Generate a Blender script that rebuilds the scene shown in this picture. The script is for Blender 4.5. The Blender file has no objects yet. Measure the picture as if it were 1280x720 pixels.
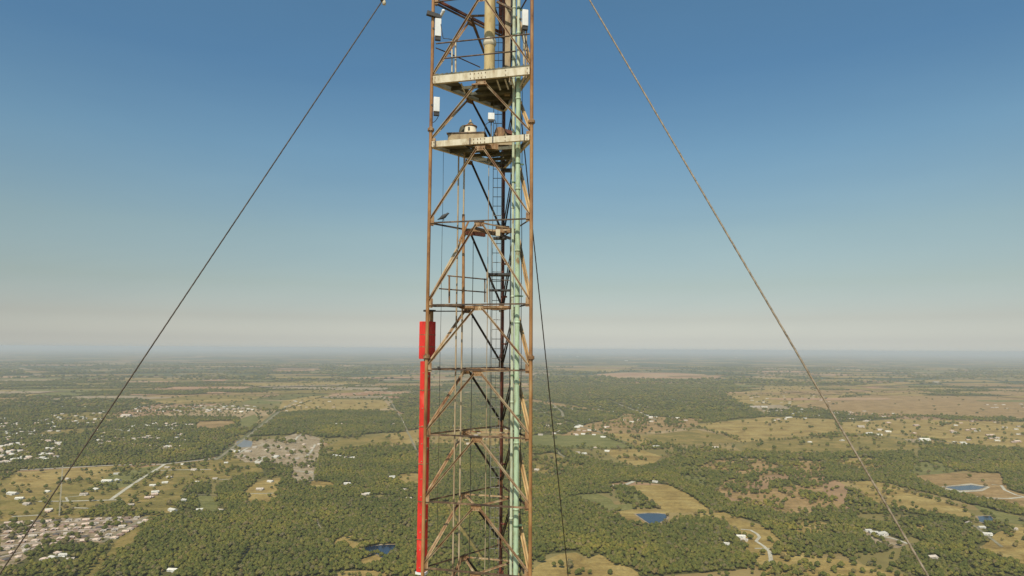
import bpy, bmesh, math, random
import numpy as np
from mathutils import Vector, Matrix, noise
from mathutils.geometry import tessellate_polygon

random.seed(7)
rng = np.random.default_rng(11)
scn = bpy.context.scene
COL = scn.collection
R = math.radians

# ------------------------------------------------------------------ camera
H = 420.0
F = 800.0                       # focal length in pixels of a 1280 wide frame
PITCH, ROLL = 5.43, 0.35
cam_data = bpy.data.cameras.new('camera')
cam = bpy.data.objects.new('camera', cam_data)
COL.objects.link(cam)
M = Matrix.Rotation(R(90 + PITCH), 4, 'X') @ Matrix.Rotation(R(ROLL), 4, 'Z')
cam.matrix_world = Matrix.Translation((0, 0, H)) @ M
cam_data.sensor_width = 36
cam_data.lens = F / 1280 * 36
cam_data.clip_start = 0.1
cam_data.clip_end = 400000
scn.camera = cam
M3 = M.to_3x3()


def ray(px, py):
    return M3 @ Vector(((px - 640) / F, (360 - py) / F, -1))


def at(px, py, Y):
    """point of the real place seen at a pixel, at forward distance Y (heights relative to world)"""
    d = ray(px, py)
    return Vector((0, 0, H)) + d * (Y / d.y)


def gnd(px, py):
    d = ray(px, py)
    t = -H / d.z
    return Vector((d.x * t, d.y * t, 0))


# ------------------------------------------------------------------ tagging
def tag(o, label=None, cat=None, group=None, kind=None):
    if label: o['label'] = label
    if cat: o['category'] = cat
    if group: o['group'] = group
    if kind: o['kind'] = kind
    return o


def empty(name, loc):
    o = bpy.data.objects.new(name, None)
    o.empty_display_size = 0.3
    o.location = loc
    COL.objects.link(o)
    return o


# ------------------------------------------------------------------ materials
def new_mat(name):
    m = bpy.data.materials.new(name)
    m.use_nodes = True
    nt = m.node_tree
    b = nt.nodes['Principled BSDF']
    return m, nt, b


def N(nt, typ, **kw):
    n = nt.nodes.new(typ)
    for k, v in kw.items():
        setattr(n, k, v)
    return n


def ramp(nt, fac, stops, interp='LINEAR'):
    r = nt.nodes.new('ShaderNodeValToRGB')
    r.color_ramp.interpolation = interp
    el = r.color_ramp.elements
    while len(el) < len(stops):
        el.new(0.5)
    for e, (p, c) in zip(el, stops):
        e.position = p
        e.color = (c[0], c[1], c[2], 1) if len(c) == 3 else c
    nt.links.new(fac, r.inputs[0])
    return r.outputs[0]


def noise_tex(nt, vec, scale, detail=4, rough=0.55, dist=0.0):
    n = nt.nodes.new('ShaderNodeTexNoise')
    n.inputs['Scale'].default_value = scale
    n.inputs['Detail'].default_value = detail
    n.inputs['Roughness'].default_value = rough
    n.inputs['Distortion'].default_value = dist
    nt.links.new(vec, n.inputs['Vector'])
    return n.outputs['Fac']


def mix(nt, fac, a, b, mode='MIX'):
    n = nt.nodes.new('ShaderNodeMix')
    n.data_type = 'RGBA'
    n.blend_type = mode
    for s, v in ((n.inputs[0], fac), (n.inputs[6], a), (n.inputs[7], b)):
        if isinstance(v, (int, float)):
            s.default_value = v
        elif isinstance(v, tuple):
            s.default_value = (*v, 1) if len(v) == 3 else v
        else:
            nt.links.new(v, s)
    return n.outputs[2]


def pos(nt):
    return nt.nodes.new('ShaderNodeNewGeometry').outputs['Position']


def objco(nt):
    return nt.nodes.new('ShaderNodeTexCoord').outputs['Object']


def metal(name, stops, scale=6.0, rough=0.7, metallic=0.0, streak=True, bump=0.15):
    """weathered painted / rusted steel; colours from a ramp over streaky noise"""
    m, nt, b = new_mat(name)
    mp = N(nt, 'ShaderNodeMapping')
    mp.inputs['Scale'].default_value = (1, 1, 0.35 if streak else 1)
    nt.links.new(pos(nt), mp.inputs['Vector'])
    f = noise_tex(nt, mp.outputs[0], scale, 6, 0.65, 0.3)
    c = ramp(nt, f, stops)
    nt.links.new(c, b.inputs['Base Color'])
    f2 = noise_tex(nt, mp.outputs[0], scale * 6, 3)
    rr = ramp(nt, f2, [(0.3, (rough - 0.15,) * 3), (0.7, (min(1, rough + 0.15),) * 3)])
    nt.links.new(rr, b.inputs['Roughness'])
    b.inputs['Metallic'].default_value = metallic
    bp = N(nt, 'ShaderNodeBump')
    bp.inputs['Strength'].default_value = bump
    bp.inputs['Distance'].default_value = 0.01
    nt.links.new(f2, bp.inputs['Height'])
    nt.links.new(bp.outputs[0], b.inputs['Normal'])
    return m


MAT = {}
MAT['leg'] = metal('rusty_leg_paint', [(0.30, (0.10, 0.042, 0.014)), (0.42, (0.23, 0.105, 0.034)), (0.55, (0.33, 0.165, 0.058)), (0.72, (0.40, 0.25, 0.11))], 3.5)
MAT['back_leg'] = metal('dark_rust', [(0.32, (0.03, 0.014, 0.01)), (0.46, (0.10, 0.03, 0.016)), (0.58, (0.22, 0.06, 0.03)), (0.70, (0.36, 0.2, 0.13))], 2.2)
MAT['brace'] = metal('weathered_brace_paint', [(0.30, (0.13, 0.05, 0.022)), (0.44, (0.29, 0.165, 0.08)), (0.58, (0.42, 0.31, 0.185)), (0.75, (0.52, 0.43, 0.28))], 3.0)
MAT['strut'] = metal('rusty_strut', [(0.36, (0.035, 0.024, 0.016)), (0.52, (0.10, 0.06, 0.034)), (0.68, (0.28, 0.18, 0.10))], 3.0)
MAT['gusset'] = metal('rusty_plate', [(0.32, (0.10, 0.045, 0.018)), (0.5, (0.26, 0.14, 0.06)), (0.7, (0.44, 0.34, 0.21))], 7.0)
MAT['cream'] = metal('cream_channel_paint', [(0.28, (0.24, 0.13, 0.06)), (0.40, (0.47, 0.40, 0.27)), (0.55, (0.60, 0.54, 0.41)), (0.8, (0.68, 0.62, 0.49))], 5.0)
MAT['mast'] = metal('yellowed_mast_paint', [(0.28, (0.30, 0.20, 0.08)), (0.45, (0.50, 0.38, 0.18)), (0.7, (0.60, 0.49, 0.27))], 2.5)
MAT['olive'] = metal('olive_deck_steel', [(0.3, (0.045, 0.04, 0.026)), (0.5, (0.10, 0.095, 0.06)), (0.75, (0.22, 0.2, 0.13))], 2.5, streak=False)
MAT['green'] = metal('mint_pipe_paint', [(0.30, (0.26, 0.16, 0.07)), (0.37, (0.30, 0.36, 0.22)), (0.48, (0.38, 0.50, 0.33)), (0.7, (0.46, 0.58, 0.42))], 6.0, 0.5)
MAT['green_pale'] = metal('pale_pipe_paint', [(0.30, (0.28, 0.18, 0.09)), (0.38, (0.36, 0.38, 0.26)), (0.5, (0.44, 0.49, 0.35)), (0.7, (0.55, 0.58, 0.44))], 6.0, 0.5)
MAT['green_dark'] = metal('dark_green_collar', [(0.3, (0.06, 0.10, 0.05)), (0.7, (0.16, 0.26, 0.15))], 8.0)
MAT['red'] = metal('signal_red_paint', [(0.30, (0.26, 0.03, 0.015)), (0.40, (0.54, 0.022, 0.014)), (0.58, (0.66, 0.03, 0.02)), (0.72, (0.68, 0.10, 0.06))], 5.0, 0.7)
MAT['white'] = metal('white_plastic', [(0.3, (0.62, 0.63, 0.62)), (0.7, (0.80, 0.80, 0.78))], 4.0, 0.45)
MAT['dark'] = metal('dark_grey_metal', [(0.3, (0.02, 0.02, 0.022)), (0.7, (0.06, 0.055, 0.05))], 8.0, 0.6)
MAT['tan'] = metal('tan_equipment_paint', [(0.28, (0.16, 0.09, 0.045)), (0.45, (0.34, 0.25, 0.14)), (0.7, (0.48, 0.38, 0.23))], 4.0)
MAT['cond'] = metal('tan_conduit', [(0.3, (0.22, 0.13, 0.07)), (0.5, (0.38, 0.29, 0.18)), (0.75, (0.48, 0.41, 0.30))], 3.0)
MAT['ladder'] = metal('galvanised_steel', [(0.3, (0.09, 0.085, 0.08)), (0.7, (0.26, 0.25, 0.22))], 5.0, 0.55, 0.3)
MAT['cable'] = metal('black_cable', [(0.3, (0.015, 0.015, 0.014)), (0.7, (0.05, 0.046, 0.04))], 4.0, 0.6)
MAT['guy_dark'] = metal('dark_guy_strand', [(0.3, (0.035, 0.024, 0.018)), (0.7, (0.10, 0.075, 0.055))], 6.0, 0.7, streak=False)
MAT['guy_tan'] = metal('greased_guy_strand', [(0.30, (0.07, 0.05, 0.032)), (0.42, (0.17, 0.13, 0.085)), (0.6, (0.27, 0.215, 0.15)), (0.75, (0.34, 0.29, 0.22))], 14.0, 0.6, streak=False)
MAT['dark_brace'] = metal('shaded_brace_paint', [(0.34, (0.012, 0.012, 0.012)), (0.52, (0.035, 0.03, 0.026)), (0.66, (0.12, 0.08, 0.05)), (0.8, (0.25, 0.17, 0.1))], 2.0)  # darker paint, with the shade on rear-leg braces put into the colour
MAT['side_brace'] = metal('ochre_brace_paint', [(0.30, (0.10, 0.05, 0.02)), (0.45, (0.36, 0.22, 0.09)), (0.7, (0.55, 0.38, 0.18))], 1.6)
MAT['bird'] = metal('dark_feathers', [(0.3, (0.02, 0.022, 0.024)), (0.7, (0.07, 0.07, 0.07))], 30.0, 0.7)


def land(name, cols, sc=(0.012, 0.09), rows=None, speck=0.25):
    """land cover: broad patches, fine speckle, optional mowing rows at a heading"""
    m, nt, b = new_mat(name)
    p = pos(nt)
    f = noise_tex(nt, p, sc[0], 5, 0.6, 0.6)
    c = ramp(nt, f, cols)
    f2 = noise_tex(nt, p, sc[1], 4, 0.7)
    f4 = noise_tex(nt, p, sc[1] * 4.5, 3, 0.7)
    c = mix(nt, 1.0, c, ramp(nt, f4, [(0.35, (0.82,) * 3), (0.65, (1.12,) * 3)]), 'MULTIPLY')
    dk = ramp(nt, f2, [(0.34, (1 - speck,) * 3), (0.62, (1 + speck * 0.35,) * 3)])
    c = mix(nt, 1.0, c, dk, 'MULTIPLY')
    if rows is not None:
        mp = N(nt, 'ShaderNodeMapping')
        mp.inputs['Rotation'].default_value = (0, 0, R(rows))
        mp.inputs['Scale'].default_value = (0.0015, 0.045, 0)
        nt.links.new(p, mp.inputs['Vector'])
        f3 = noise_tex(nt, mp.outputs[0], 1.0, 3, 0.6)
        st = ramp(nt, f3, [(0.4, (0.86,) * 3), (0.6, (1.08,) * 3)])
        c = mix(nt, 1.0, c, st, 'MULTIPLY')
    nt.links.new(c, b.inputs['Base Color'])
    b.inputs['Roughness'].default_value = 1.0
    b.inputs['Specular IOR Level'].default_value = 0.1
    return m


LAND = {
    'r': land('red_ploughed_soil', [(0.33, (0.33, 0.18, 0.095)), (0.5, (0.42, 0.255, 0.14)), (0.7, (0.38, 0.28, 0.15))], (0.0012, 0.01), speck=0.1),
    't': land('dry_tan_pasture', [(0.33, (0.24, 0.16, 0.05)), (0.5, (0.345, 0.24, 0.078)), (0.68, (0.41, 0.305, 0.112))], rows=32),
    'o': land('olive_tan_pasture', [(0.30, (0.16, 0.13, 0.034)), (0.48, (0.23, 0.178, 0.05)), (0.66, (0.33, 0.225, 0.075))], rows=-20),
    'g': land('green_pasture', [(0.3, (0.145, 0.145, 0.04)), (0.55, (0.20, 0.185, 0.06)), (0.75, (0.25, 0.215, 0.08))], rows=60),
    'p': land('reddish_bare_pasture', [(0.33, (0.23, 0.155, 0.058)), (0.5, (0.34, 0.215, 0.09)), (0.7, (0.40, 0.27, 0.125))], rows=10),
    'b': land('bare_earth', [(0.33, (0.26, 0.18, 0.10)), (0.5, (0.36, 0.27, 0.16)), (0.7, (0.47, 0.38, 0.26))], (0.03, 0.12), speck=0.4),
    's': land('suburb_yards', [(0.36, (0.17, 0.14, 0.06)), (0.5, (0.30, 0.22, 0.13)), (0.66, (0.42, 0.31, 0.21))], (0.05, 0.12), speck=0.4),
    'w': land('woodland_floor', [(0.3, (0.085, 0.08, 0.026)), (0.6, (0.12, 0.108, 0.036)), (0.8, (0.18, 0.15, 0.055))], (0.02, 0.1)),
    'c': land('cleared_track_grass', [(0.3, (0.13, 0.125, 0.05)), (0.7, (0.19, 0.17, 0.075))], (0.02, 0.1)),
}
ROAD = land('pale_gravel', [(0.3, (0.42, 0.37, 0.27)), (0.7, (0.60, 0.55, 0.43))], (0.02, 0.2))
ROAD_DULL = land('worn_track_gravel', [(0.3, (0.22, 0.19, 0.115)), (0.7, (0.31, 0.27, 0.175))], (0.02, 0.2))
ASPH = land('asphalt_street', [(0.3, (0.38, 0.31, 0.24)), (0.7, (0.50, 0.41, 0.33))], (0.03, 0.3))
DIRTW = land('creek_bed', [(0.3, (0.015, 0.018, 0.01)), (0.7, (0.03, 0.035, 0.018))], (0.03, 0.3))

# ground: far patchwork of woods and fields
m, nt, b = new_mat('open_country')
p = pos(nt)
mp = N(nt, 'ShaderNodeMapping')
mp.inputs['Rotation'].default_value = (0, 0, R(8))
nt.links.new(p, mp.inputs['Vector'])
vo = N(nt, 'ShaderNodeTexVoronoi', distance='CHEBYCHEV')
vo.inputs['Scale'].default_value = 0.0014
vo.inputs['Randomness'].default_value = 0.8
nt.links.new(mp.outputs[0], vo.inputs['Vector'])
sep = N(nt, 'ShaderNodeSeparateColor')
nt.links.new(vo.outputs['Color'], sep.inputs[0])
fields = ramp(nt, sep.outputs[0], [(0.0, (0.22, 0.175, 0.06)), (0.22, (0.30, 0.215, 0.085)), (0.42, (0.17, 0.15, 0.045)), (0.62, (0.34, 0.21, 0.11)), (0.74, (0.23, 0.185, 0.07)), (0.9, (0.38, 0.27, 0.14))], 'CONSTANT')
fn = noise_tex(nt, p, 0.006, 5, 0.65)
fields = mix(nt, 1.0, fields, ramp(nt, fn, [(0.3, (0.65,) * 3), (0.65, (1.1,) * 3)]), 'MULTIPLY')
big = noise_tex(nt, p, 0.00042, 8, 0.62, 0.4)
med = noise_tex(nt, p, 0.004, 5, 0.6, 0.3)
av = N(nt, 'ShaderNodeMath', operation='MULTIPLY_ADD')
nt.links.new(med, av.inputs[0]); av.inputs[1].default_value = 0.35; nt.links.new(big, av.inputs[2])
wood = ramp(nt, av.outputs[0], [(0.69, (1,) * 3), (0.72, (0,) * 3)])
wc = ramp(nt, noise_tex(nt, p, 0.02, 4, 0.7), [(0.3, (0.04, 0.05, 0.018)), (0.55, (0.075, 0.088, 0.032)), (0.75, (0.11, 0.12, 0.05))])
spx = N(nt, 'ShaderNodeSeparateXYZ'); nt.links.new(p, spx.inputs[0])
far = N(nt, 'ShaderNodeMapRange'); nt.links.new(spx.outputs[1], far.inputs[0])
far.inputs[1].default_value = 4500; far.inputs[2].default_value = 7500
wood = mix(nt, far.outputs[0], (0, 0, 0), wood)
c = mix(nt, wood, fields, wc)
# towns: pale specks in clusters
tn = ramp(nt, noise_tex(nt, p, 0.00025, 3, 0.5), [(0.56, (0,) * 3), (0.66, (1,) * 3)])
v2 = N(nt, 'ShaderNodeTexVoronoi')
v2.inputs['Scale'].default_value = 0.016
nt.links.new(p, v2.inputs['Vector'])
sp = ramp(nt, v2.outputs['Distance'], [(0.16, (1,) * 3), (0.22, (0,) * 3)])
s2 = N(nt, 'ShaderNodeSeparateColor'); nt.links.new(v2.outputs['Color'], s2.inputs[0])
keep = ramp(nt, s2.outputs[1], [(0.7, (0,) * 3), (0.72, (1,) * 3)])
tm = mix(nt, 1.0, mix(nt, 1.0, tn, sp, 'MULTIPLY'), keep, 'MULTIPLY')
c = mix(nt, tm, c, (0.5, 0.46, 0.4))
nt.links.new(c, b.inputs['Base Color'])
b.inputs['Roughness'].default_value = 1.0
b.inputs['Specular IOR Level'].default_value = 0.1
GROUND = m

m, nt, b = new_mat('pond_water')
nt.links.new(ramp(nt, noise_tex(nt, pos(nt), 0.05, 3), [(0.3, (0.004, 0.014, 0.034)), (0.7, (0.008, 0.024, 0.055))]), b.inputs['Base Color'])
b.inputs['Roughness'].default_value = 0.1
b.inputs['Specular IOR Level'].default_value = 0.3
bp = N(nt, 'ShaderNodeBump'); bp.inputs['Strength'].default_value = 0.5; bp.inputs['Distance'].default_value = 0.3
nt.links.new(noise_tex(nt, pos(nt), 0.6, 4), bp.inputs['Height']); nt.links.new(bp.outputs[0], b.inputs['Normal'])
WATER = m
m, nt, b = new_mat('muddy_water')
nt.links.new(ramp(nt, noise_tex(nt, pos(nt), 0.05, 3), [(0.3, (0.16, 0.155, 0.14)), (0.7, (0.22, 0.21, 0.19))]), b.inputs['Base Color'])
b.inputs['Roughness'].default_value = 0.35
MUDDY = m

# foliage: hue varies from tree to tree and by stand
m, nt, b = new_mat('foliage')
oi = N(nt, 'ShaderNodeObjectInfo')
c1 = ramp(nt, oi.outputs['Random'], [(0.0, (0.080, 0.090, 0.022)), (0.30, (0.108, 0.112, 0.026)), (0.65, (0.138, 0.130, 0.031)), (0.88, (0.165, 0.143, 0.038)), (0.95, (0.15, 0.125, 0.065)), (1.0, (0.17, 0.125, 0.048))])
st = noise_tex(nt, oi.outputs['Location'], 0.004, 4, 0.6)
c2 = mix(nt, 1.0, c1, ramp(nt, st, [(0.34, (0.74, 0.80, 0.80)), (0.52, (1.0, 1.0, 0.95)), (0.68, (1.4, 1.27, 0.95))]), 'MULTIPLY')
f = noise_tex(nt, objco(nt), 0.75, 4, 0.7)
c3 = mix(nt, 1.0, c2, ramp(nt, f, [(0.34, (0.72,) * 3), (0.64, (1.28,) * 3)]), 'MULTIPLY')
nt.links.new(c3, b.inputs['Base Color'])
b.inputs['Roughness'].default_value = 0.9
b.inputs['Specular IOR Level'].default_value = 0.15
FOL = m
BARK = land('bark', [(0.3, (0.05, 0.035, 0.022)), (0.7, (0.13, 0.10, 0.07))], (0.8, 3.0))


def plain(name, col, rough=0.8, var=0.12):
    m, nt, b = new_mat(name)
    oi = N(nt, 'ShaderNodeObjectInfo')
    f = noise_tex(nt, objco(nt), 0.6, 4, 0.6)
    a = mix(nt, 1.0, col, ramp(nt, f, [(0.3, (1 - var,) * 3), (0.7, (1 + var,) * 3)]), 'MULTIPLY')
    a = mix(nt, 1.0, a, ramp(nt, oi.outputs['Random'], [(0, (1 - var * 2,) * 3), (1, (1 + var,) * 3)]), 'MULTIPLY')
    nt.links.new(a, b.inputs['Base Color'])
    b.inputs['Roughness'].default_value = rough
    return m


ROOF = [plain('brown_shingle', (0.30, 0.20, 0.145)), plain('pinkish_shingle', (0.58, 0.44, 0.34)), plain('grey_shingle', (0.50, 0.42, 0.34)), plain('white_metal_roof', (0.68, 0.63, 0.53), 0.65), plain('dark_shingle', (0.10, 0.085, 0.075))]
WALL = [plain('brick_wall', (0.33, 0.21, 0.15)), plain('cream_siding', (0.62, 0.56, 0.46)), plain('white_siding', (0.78, 0.76, 0.70))]
GLASS = plain('window_glass', (0.05, 0.06, 0.075), 0.2)


# ------------------------------------------------------------------ mesh builder
class MB:
    def __init__(self, origin=(0, 0, 0)):
        self.v, self.f, self.o = [], [], Vector(origin)
        self.smooth = []

    def add(self, vs, fs, smooth=False):
        n = len(self.v)
        self.v += [tuple(Vector(q) - self.o) for q in vs]
        self.f += [tuple(i + n for i in g) for g in fs]
        self.smooth += [smooth] * len(fs)

    def frame(self, a, b, up=None):
        a, b = Vector(a), Vector(b)
        d = (b - a).normalized()
        up = Vector(up) if up else (Vector((0, 0, 1)) if abs(d.z) < 0.95 else Vector((0, 1, 0)))
        x = d.cross(up).normalized()
        y = x.cross(d).normalized()
        return a, b, x, y

    def tube(self, a, b, r, n=12, r2=None, cap=True):
        a, b, x, y = self.frame(a, b)
        r2 = r if r2 is None else r2
        vs = []
        for q, rr in ((a, r), (b, r2)):
            for k in range(n):
                t = 2 * math.pi * k / n
                vs.append(q + (x * math.cos(t) + y * math.sin(t)) * rr)
        self.add(vs, [(k, (k + 1) % n, n + (k + 1) % n, n + k) for k in range(n)], True)
        if cap:
            self.add(vs[:n], [tuple(range(n))[::-1]])
            self.add(vs[n:], [tuple(range(n))])
        return self

    def profile(self, a, b, pts, up=None):
        """closed cross-section pts (along side axis, along up axis) swept from a to b"""
        a, b, x, y = self.frame(a, b, up)
        n = len(pts)
        vs = [q + x * u + y * w for q in (a, b) for u, w in pts]
        self.add(vs, [(k, (k + 1) % n, n + (k + 1) % n, n + k) for k in range(n)] + [tuple(range(n))[::-1], tuple(range(n, 2 * n))])
        return self

    def angle(self, a, b, w=0.06, t=0.008, up=None, sx=1, sy=1):
        pts = [(0, 0), (w, 0), (w, t), (t, t), (t, w), (0, w)]
        pts = [((u - w / 3) * sx, (v - w / 3) * sy) for u, v in pts]
        return self.profile(a, b, pts, up)

    def channel(self, a, b, h=0.24, w=0.09, t=0.012, side=1):
        pts = [(0, -h / 2), (w, -h / 2), (w, -h / 2 + t), (t, -h / 2 + t), (t, h / 2 - t), (w, h / 2 - t), (w, h / 2), (0, h / 2)]
        return self.profile(a, b, [(u * side, v) for u, v in pts])

    def beam(self, a, b, w, h, up=None):
        return self.profile(a, b, [(-w / 2, -h / 2), (w / 2, -h / 2), (w / 2, h / 2), (-w / 2, h / 2)], up)

    def box(self, c, s, rot=0.0, tilt=None):
        c = Vector(c)
        m = Matrix.Rotation(rot, 3, 'Z')
        if tilt: m = m @ tilt
        vs = [c + m @ Vector((sx * s[0] / 2, sy * s[1] / 2, sz * s[2] / 2)) for sx in (-1, 1) for sy in (-1, 1) for sz in (-1, 1)]
        self.add(vs, [(0, 1, 3, 2), (4, 6, 7, 5), (0, 4, 5, 1), (2, 3, 7, 6), (0, 2, 6, 4), (1, 5, 7, 3)])
        return self

    def lathe(self, c, prof, n=20):
        c = Vector(c)
        vs, fs = [], []
        for r, z in prof:
            for k in range(n):
                t = 2 * math.pi * k / n
                vs.append(c + Vector((r * math.cos(t), r * math.sin(t), z)))
        for i in range(len(prof) - 1):
            for k in range(n):
                fs.append((i * n + k, i * n + (k + 1) % n, (i + 1) * n + (k + 1) % n, (i + 1) * n + k))
        self.add(vs, fs, True)
        self.add(vs[:n], [tuple(range(n))[::-1]]); self.add(vs[-n:], [tuple(range(n))])
        return self

    def path(self, pts, r, n=8):
        for a, b in zip(pts[:-1], pts[1:]):
            self.tube(a, b, r, n)
        return self

    def build(self, name, mat, parent=None, bevel=0):
        me = bpy.data.meshes.new(name)
        me.from_pydata(self.v, [], self.f)
        me.polygons.foreach_set('use_smooth', self.smooth)
        for mm in (mat if isinstance(mat, list) else [mat]):
            me.materials.append(mm)
        me.update()
        o = bpy.data.objects.new(name, me)
        if parent is not None:
            o.parent = parent
        else:
            o.location = self.o
        COL.objects.link(o)
        if bevel:
            bv = o.modifiers.new('bevel', 'BEVEL'); bv.width = bevel; bv.segments = 2; bv.limit_method = 'ANGLE'
        return o


# ================================================================== TOWER
CAMZ = H
PL = Vector((-2.43, 18.42, 0))
PR = Vector((0.53, 17.70, 0))
PB = Vector((-0.30, 20.62, 0))
CEN = (PL + PR + PB) / 3
BASE = Vector((CEN.x, CEN.y, 0))
LV = [15.0, 12.9, 10.4, 7.96, 5.99, 3.64, 1.24, -0.60, -2.43, -4.27, -6.07, -7.9, -9.75, -11.6, -13.4]


def Z(h): return CAMZ + h


def on(P, h): return Vector((P.x, P.y, Z(h)))


tower = empty('lattice_tower', BASE)
tag(tower, 'tall triangular lattice tower of rusty steel legs and cross braces', 'tower')


def T(): return MB(BASE)


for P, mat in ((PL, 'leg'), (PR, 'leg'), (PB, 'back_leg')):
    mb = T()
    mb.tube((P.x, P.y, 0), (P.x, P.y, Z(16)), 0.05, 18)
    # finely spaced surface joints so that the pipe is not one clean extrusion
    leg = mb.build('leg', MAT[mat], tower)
    for h in (13.12, 6.44, -0.24, -6.92):
        f_ = T()
        f_.tube((P.x, P.y, Z(h) - 0.032), (P.x, P.y, Z(h) - 0.003), 0.098, 18)
        f_.tube((P.x, P.y, Z(h) + 0.003), (P.x, P.y, Z(h) + 0.032), 0.098, 18)
        f_.tube((P.x, P.y, Z(h) - 0.09), (P.x, P.y, Z(h) - 0.032), 0.054, 18, 0.062)
        f_.tube((P.x, P.y, Z(h) + 0.032), (P.x, P.y, Z(h) + 0.09), 0.062, 18, 0.054)
        for k in range(8):
            t = k * math.pi / 4
            q = Vector((P.x + 0.08 * math.cos(t), P.y + 0.08 * math.sin(t), Z(h)))
            f_.tube(q - Vector((0, 0, 0.055)), q + Vector((0, 0, 0.055)), 0.010, 6)
        f_.build('flange', MAT['gusset' if mat == 'leg' else 'back_leg'], leg)

faces = [(PL, PR), (PR, PB), (PB, PL)]
for li, h in enumerate(LV):
    plat = h in (7.96, 5.99)
    for fi, (A, B) in enumerate(faces):
        d = (B - A).normalized()
        outn = Vector((d.y, -d.x, 0))
        if outn.dot(CEN - A) > 0: outn = -outn
        a, b_ = on(A, h) + d * 0.05, on(B, h) - d * 0.05
        mid = (a + b_) / 2
        if not plat:
            T().angle(a, b_, 0.045, 0.008, sx=(1 if fi != 1 else -1)).build('horizontal_strut', MAT['strut'], tower)
        # node plates at the legs
        if li < len(LV) - 1:
            h2 = LV[li + 1]
            low = 0.16 if h2 not in (7.96, 5.99) else 0.22
            top = 0.05 if not plat else 0.16
            apex = mid - Vector((0, 0, top + 0.03))
            gp = T()
            gp.profile(apex - outn * 0.004 + d * -0.15, apex - outn * 0.004 + d * 0.15, [(-0.004, -0.085), (0.004, -0.085), (0.004, 0.06), (-0.004, 0.06)])
            for k in range(4):
                gp.tube(apex + d * (-0.1 + 0.066 * k) - outn * 0.03 + Vector((0, 0, -0.03)), apex + d * (-0.1 + 0.066 * k) + outn * 0.025 + Vector((0, 0, -0.03)), 0.011, 6)
            gp.build('gusset_plate', MAT['gusset'], tower)
            for s, P in ((-1, A), (1, B)):
                foot = on(P, h2) + Vector((0, 0, low)) - d * s * 0.06
                st_ = apex + d * s * 0.09 + outn * 0.012
                # a pair of angle bars back to back
                br = T()
                br.angle(st_, foot + outn * 0.012, 0.052, 0.008, up=outn, sx=s)
                br.angle(st_ - outn * 0.05, foot - outn * 0.038, 0.036, 0.007, up=outn, sx=-s, sy=-1)
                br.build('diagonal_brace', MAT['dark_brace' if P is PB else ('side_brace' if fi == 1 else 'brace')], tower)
        for s, P in ((1, A), (-1, B)):
            q = on(P, h) + d * s * 0.10 + Vector((0, 0, 0.06)) - outn * 0.002
            T().beam(q - d * 0.055, q + d * 0.055, 0.008, 0.26).build('node_plate', MAT['gusset'], tower)
    if not plat and h < 5:
        mids = [(on(A, h) + on(B, h)) / 2 for A, B in faces]
        for k in range(3):
            a, b_ = mids[k], mids[(k + 1) % 3]
            d = (b_ - a).normalized()
            T().angle(a + d * 0.07 - Vector((0, 0, 0.045)), b_ - d * 0.07 - Vector((0, 0, 0.045)), 0.045, 0.007).build('plan_brace', MAT['brace'], tower)

# remaining lattice down to the ground
lo = T()
h = LV[-1]
while Z(h) > 2.5:
    h2 = h - 1.84
    for A, B in faces:
        mid = (on(A, h) + on(B, h)) / 2
        for q in (on(A, h2), on(B, h2)):
            lo.beam(mid, q, 0.05, 0.05)
        lo.beam(on(A, h2), on(B, h2), 0.05, 0.05)
    h = h2
lo.build('lower_lattice', MAT['brace'], tower)
# footing
MB(BASE).lathe(BASE, [(2.6, 0), (2.6, 0.9), (2.3, 1.0)], 8).build('concrete_footing', MAT['olive'], tower)

# ---- platforms
def inset(P, k): return CEN + (P - CEN) * k


def platform(h, fas_h, deck_parts, stiff, name='platform'):
    root = T()
    for fi, (A, B) in enumerate(faces):
        d = (B - A).normalized()
        a, b_ = on(A, h) + d * 0.055, on(B, h) - d * 0.055
        outn = Vector((d.y, -d.x, 0))
        if outn.dot(CEN - A) > 0: outn = -outn
        mm = root
        mm.channel(a + outn * 0.05, b_ + outn * 0.05, fas_h, 0.09, 0.012, side=-1 if (b_ - a).cross(Vector((0, 0, 1))).dot(outn) > 0 else 1)
    pl = root.build(name, MAT['cream'], tower)
    d = (PR - PL).normalized(); outn = Vector((d.y, -d.x, 0))
    if outn.dot(CEN - PL) > 0: outn = -outn
    for t in stiff:
        q = on(PL, h) + (PR - PL) * t + outn * 0.06
        T().beam(q - Vector((0, 0, fas_h / 2 + 0.01)), q + Vector((0, 0, fas_h / 2 + 0.01)), 0.03, 0.02, up=outn).build('stiffener', MAT['dark'], pl)
    bo = T()
    for t in (0.015, 0.04, 0.40, 0.44, 0.48, 0.51, 0.55, 0.75, 0.96, 0.985):
        for dz in (-0.3, 0.3):
            q = on(PL, h) + (PR - PL) * t + outn * 0.05 + Vector((0, 0, dz * fas_h))
            bo.tube(q, q + outn * 0.022, 0.013, 8)
    bo.build('bolt_row', MAT['gusset'], pl)
    for pts, th, dz in deck_parts:
        dk = T()
        vs = [on(q, h + dz) for q in pts]
        n = len(vs)
        dk.add(vs + [v + Vector((0, 0, th)) for v in vs], [tuple(range(n)), tuple(range(n, 2 * n))[::-1]] + [(k, n + k, n + (k + 1) % n, (k + 1) % n) for k in range(n)])
        dk.build('deck_plate', MAT['olive'], pl)
    # joists seen from below
    for t in (0.22, 0.42, 0.62, 0.8):
        a = on(inset(PL, 0.95).lerp(inset(PB, 0.95), t), h - 0.06)
        b_ = on(inset(PR, 0.95).lerp(inset(PB, 0.95), t), h - 0.06)
        T().beam(a, b_, 0.05, 0.09).build('joist', MAT['olive'], pl)
    return pl


i9 = [inset(P, 0.965) for P in (PL, PR, PB)]


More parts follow.
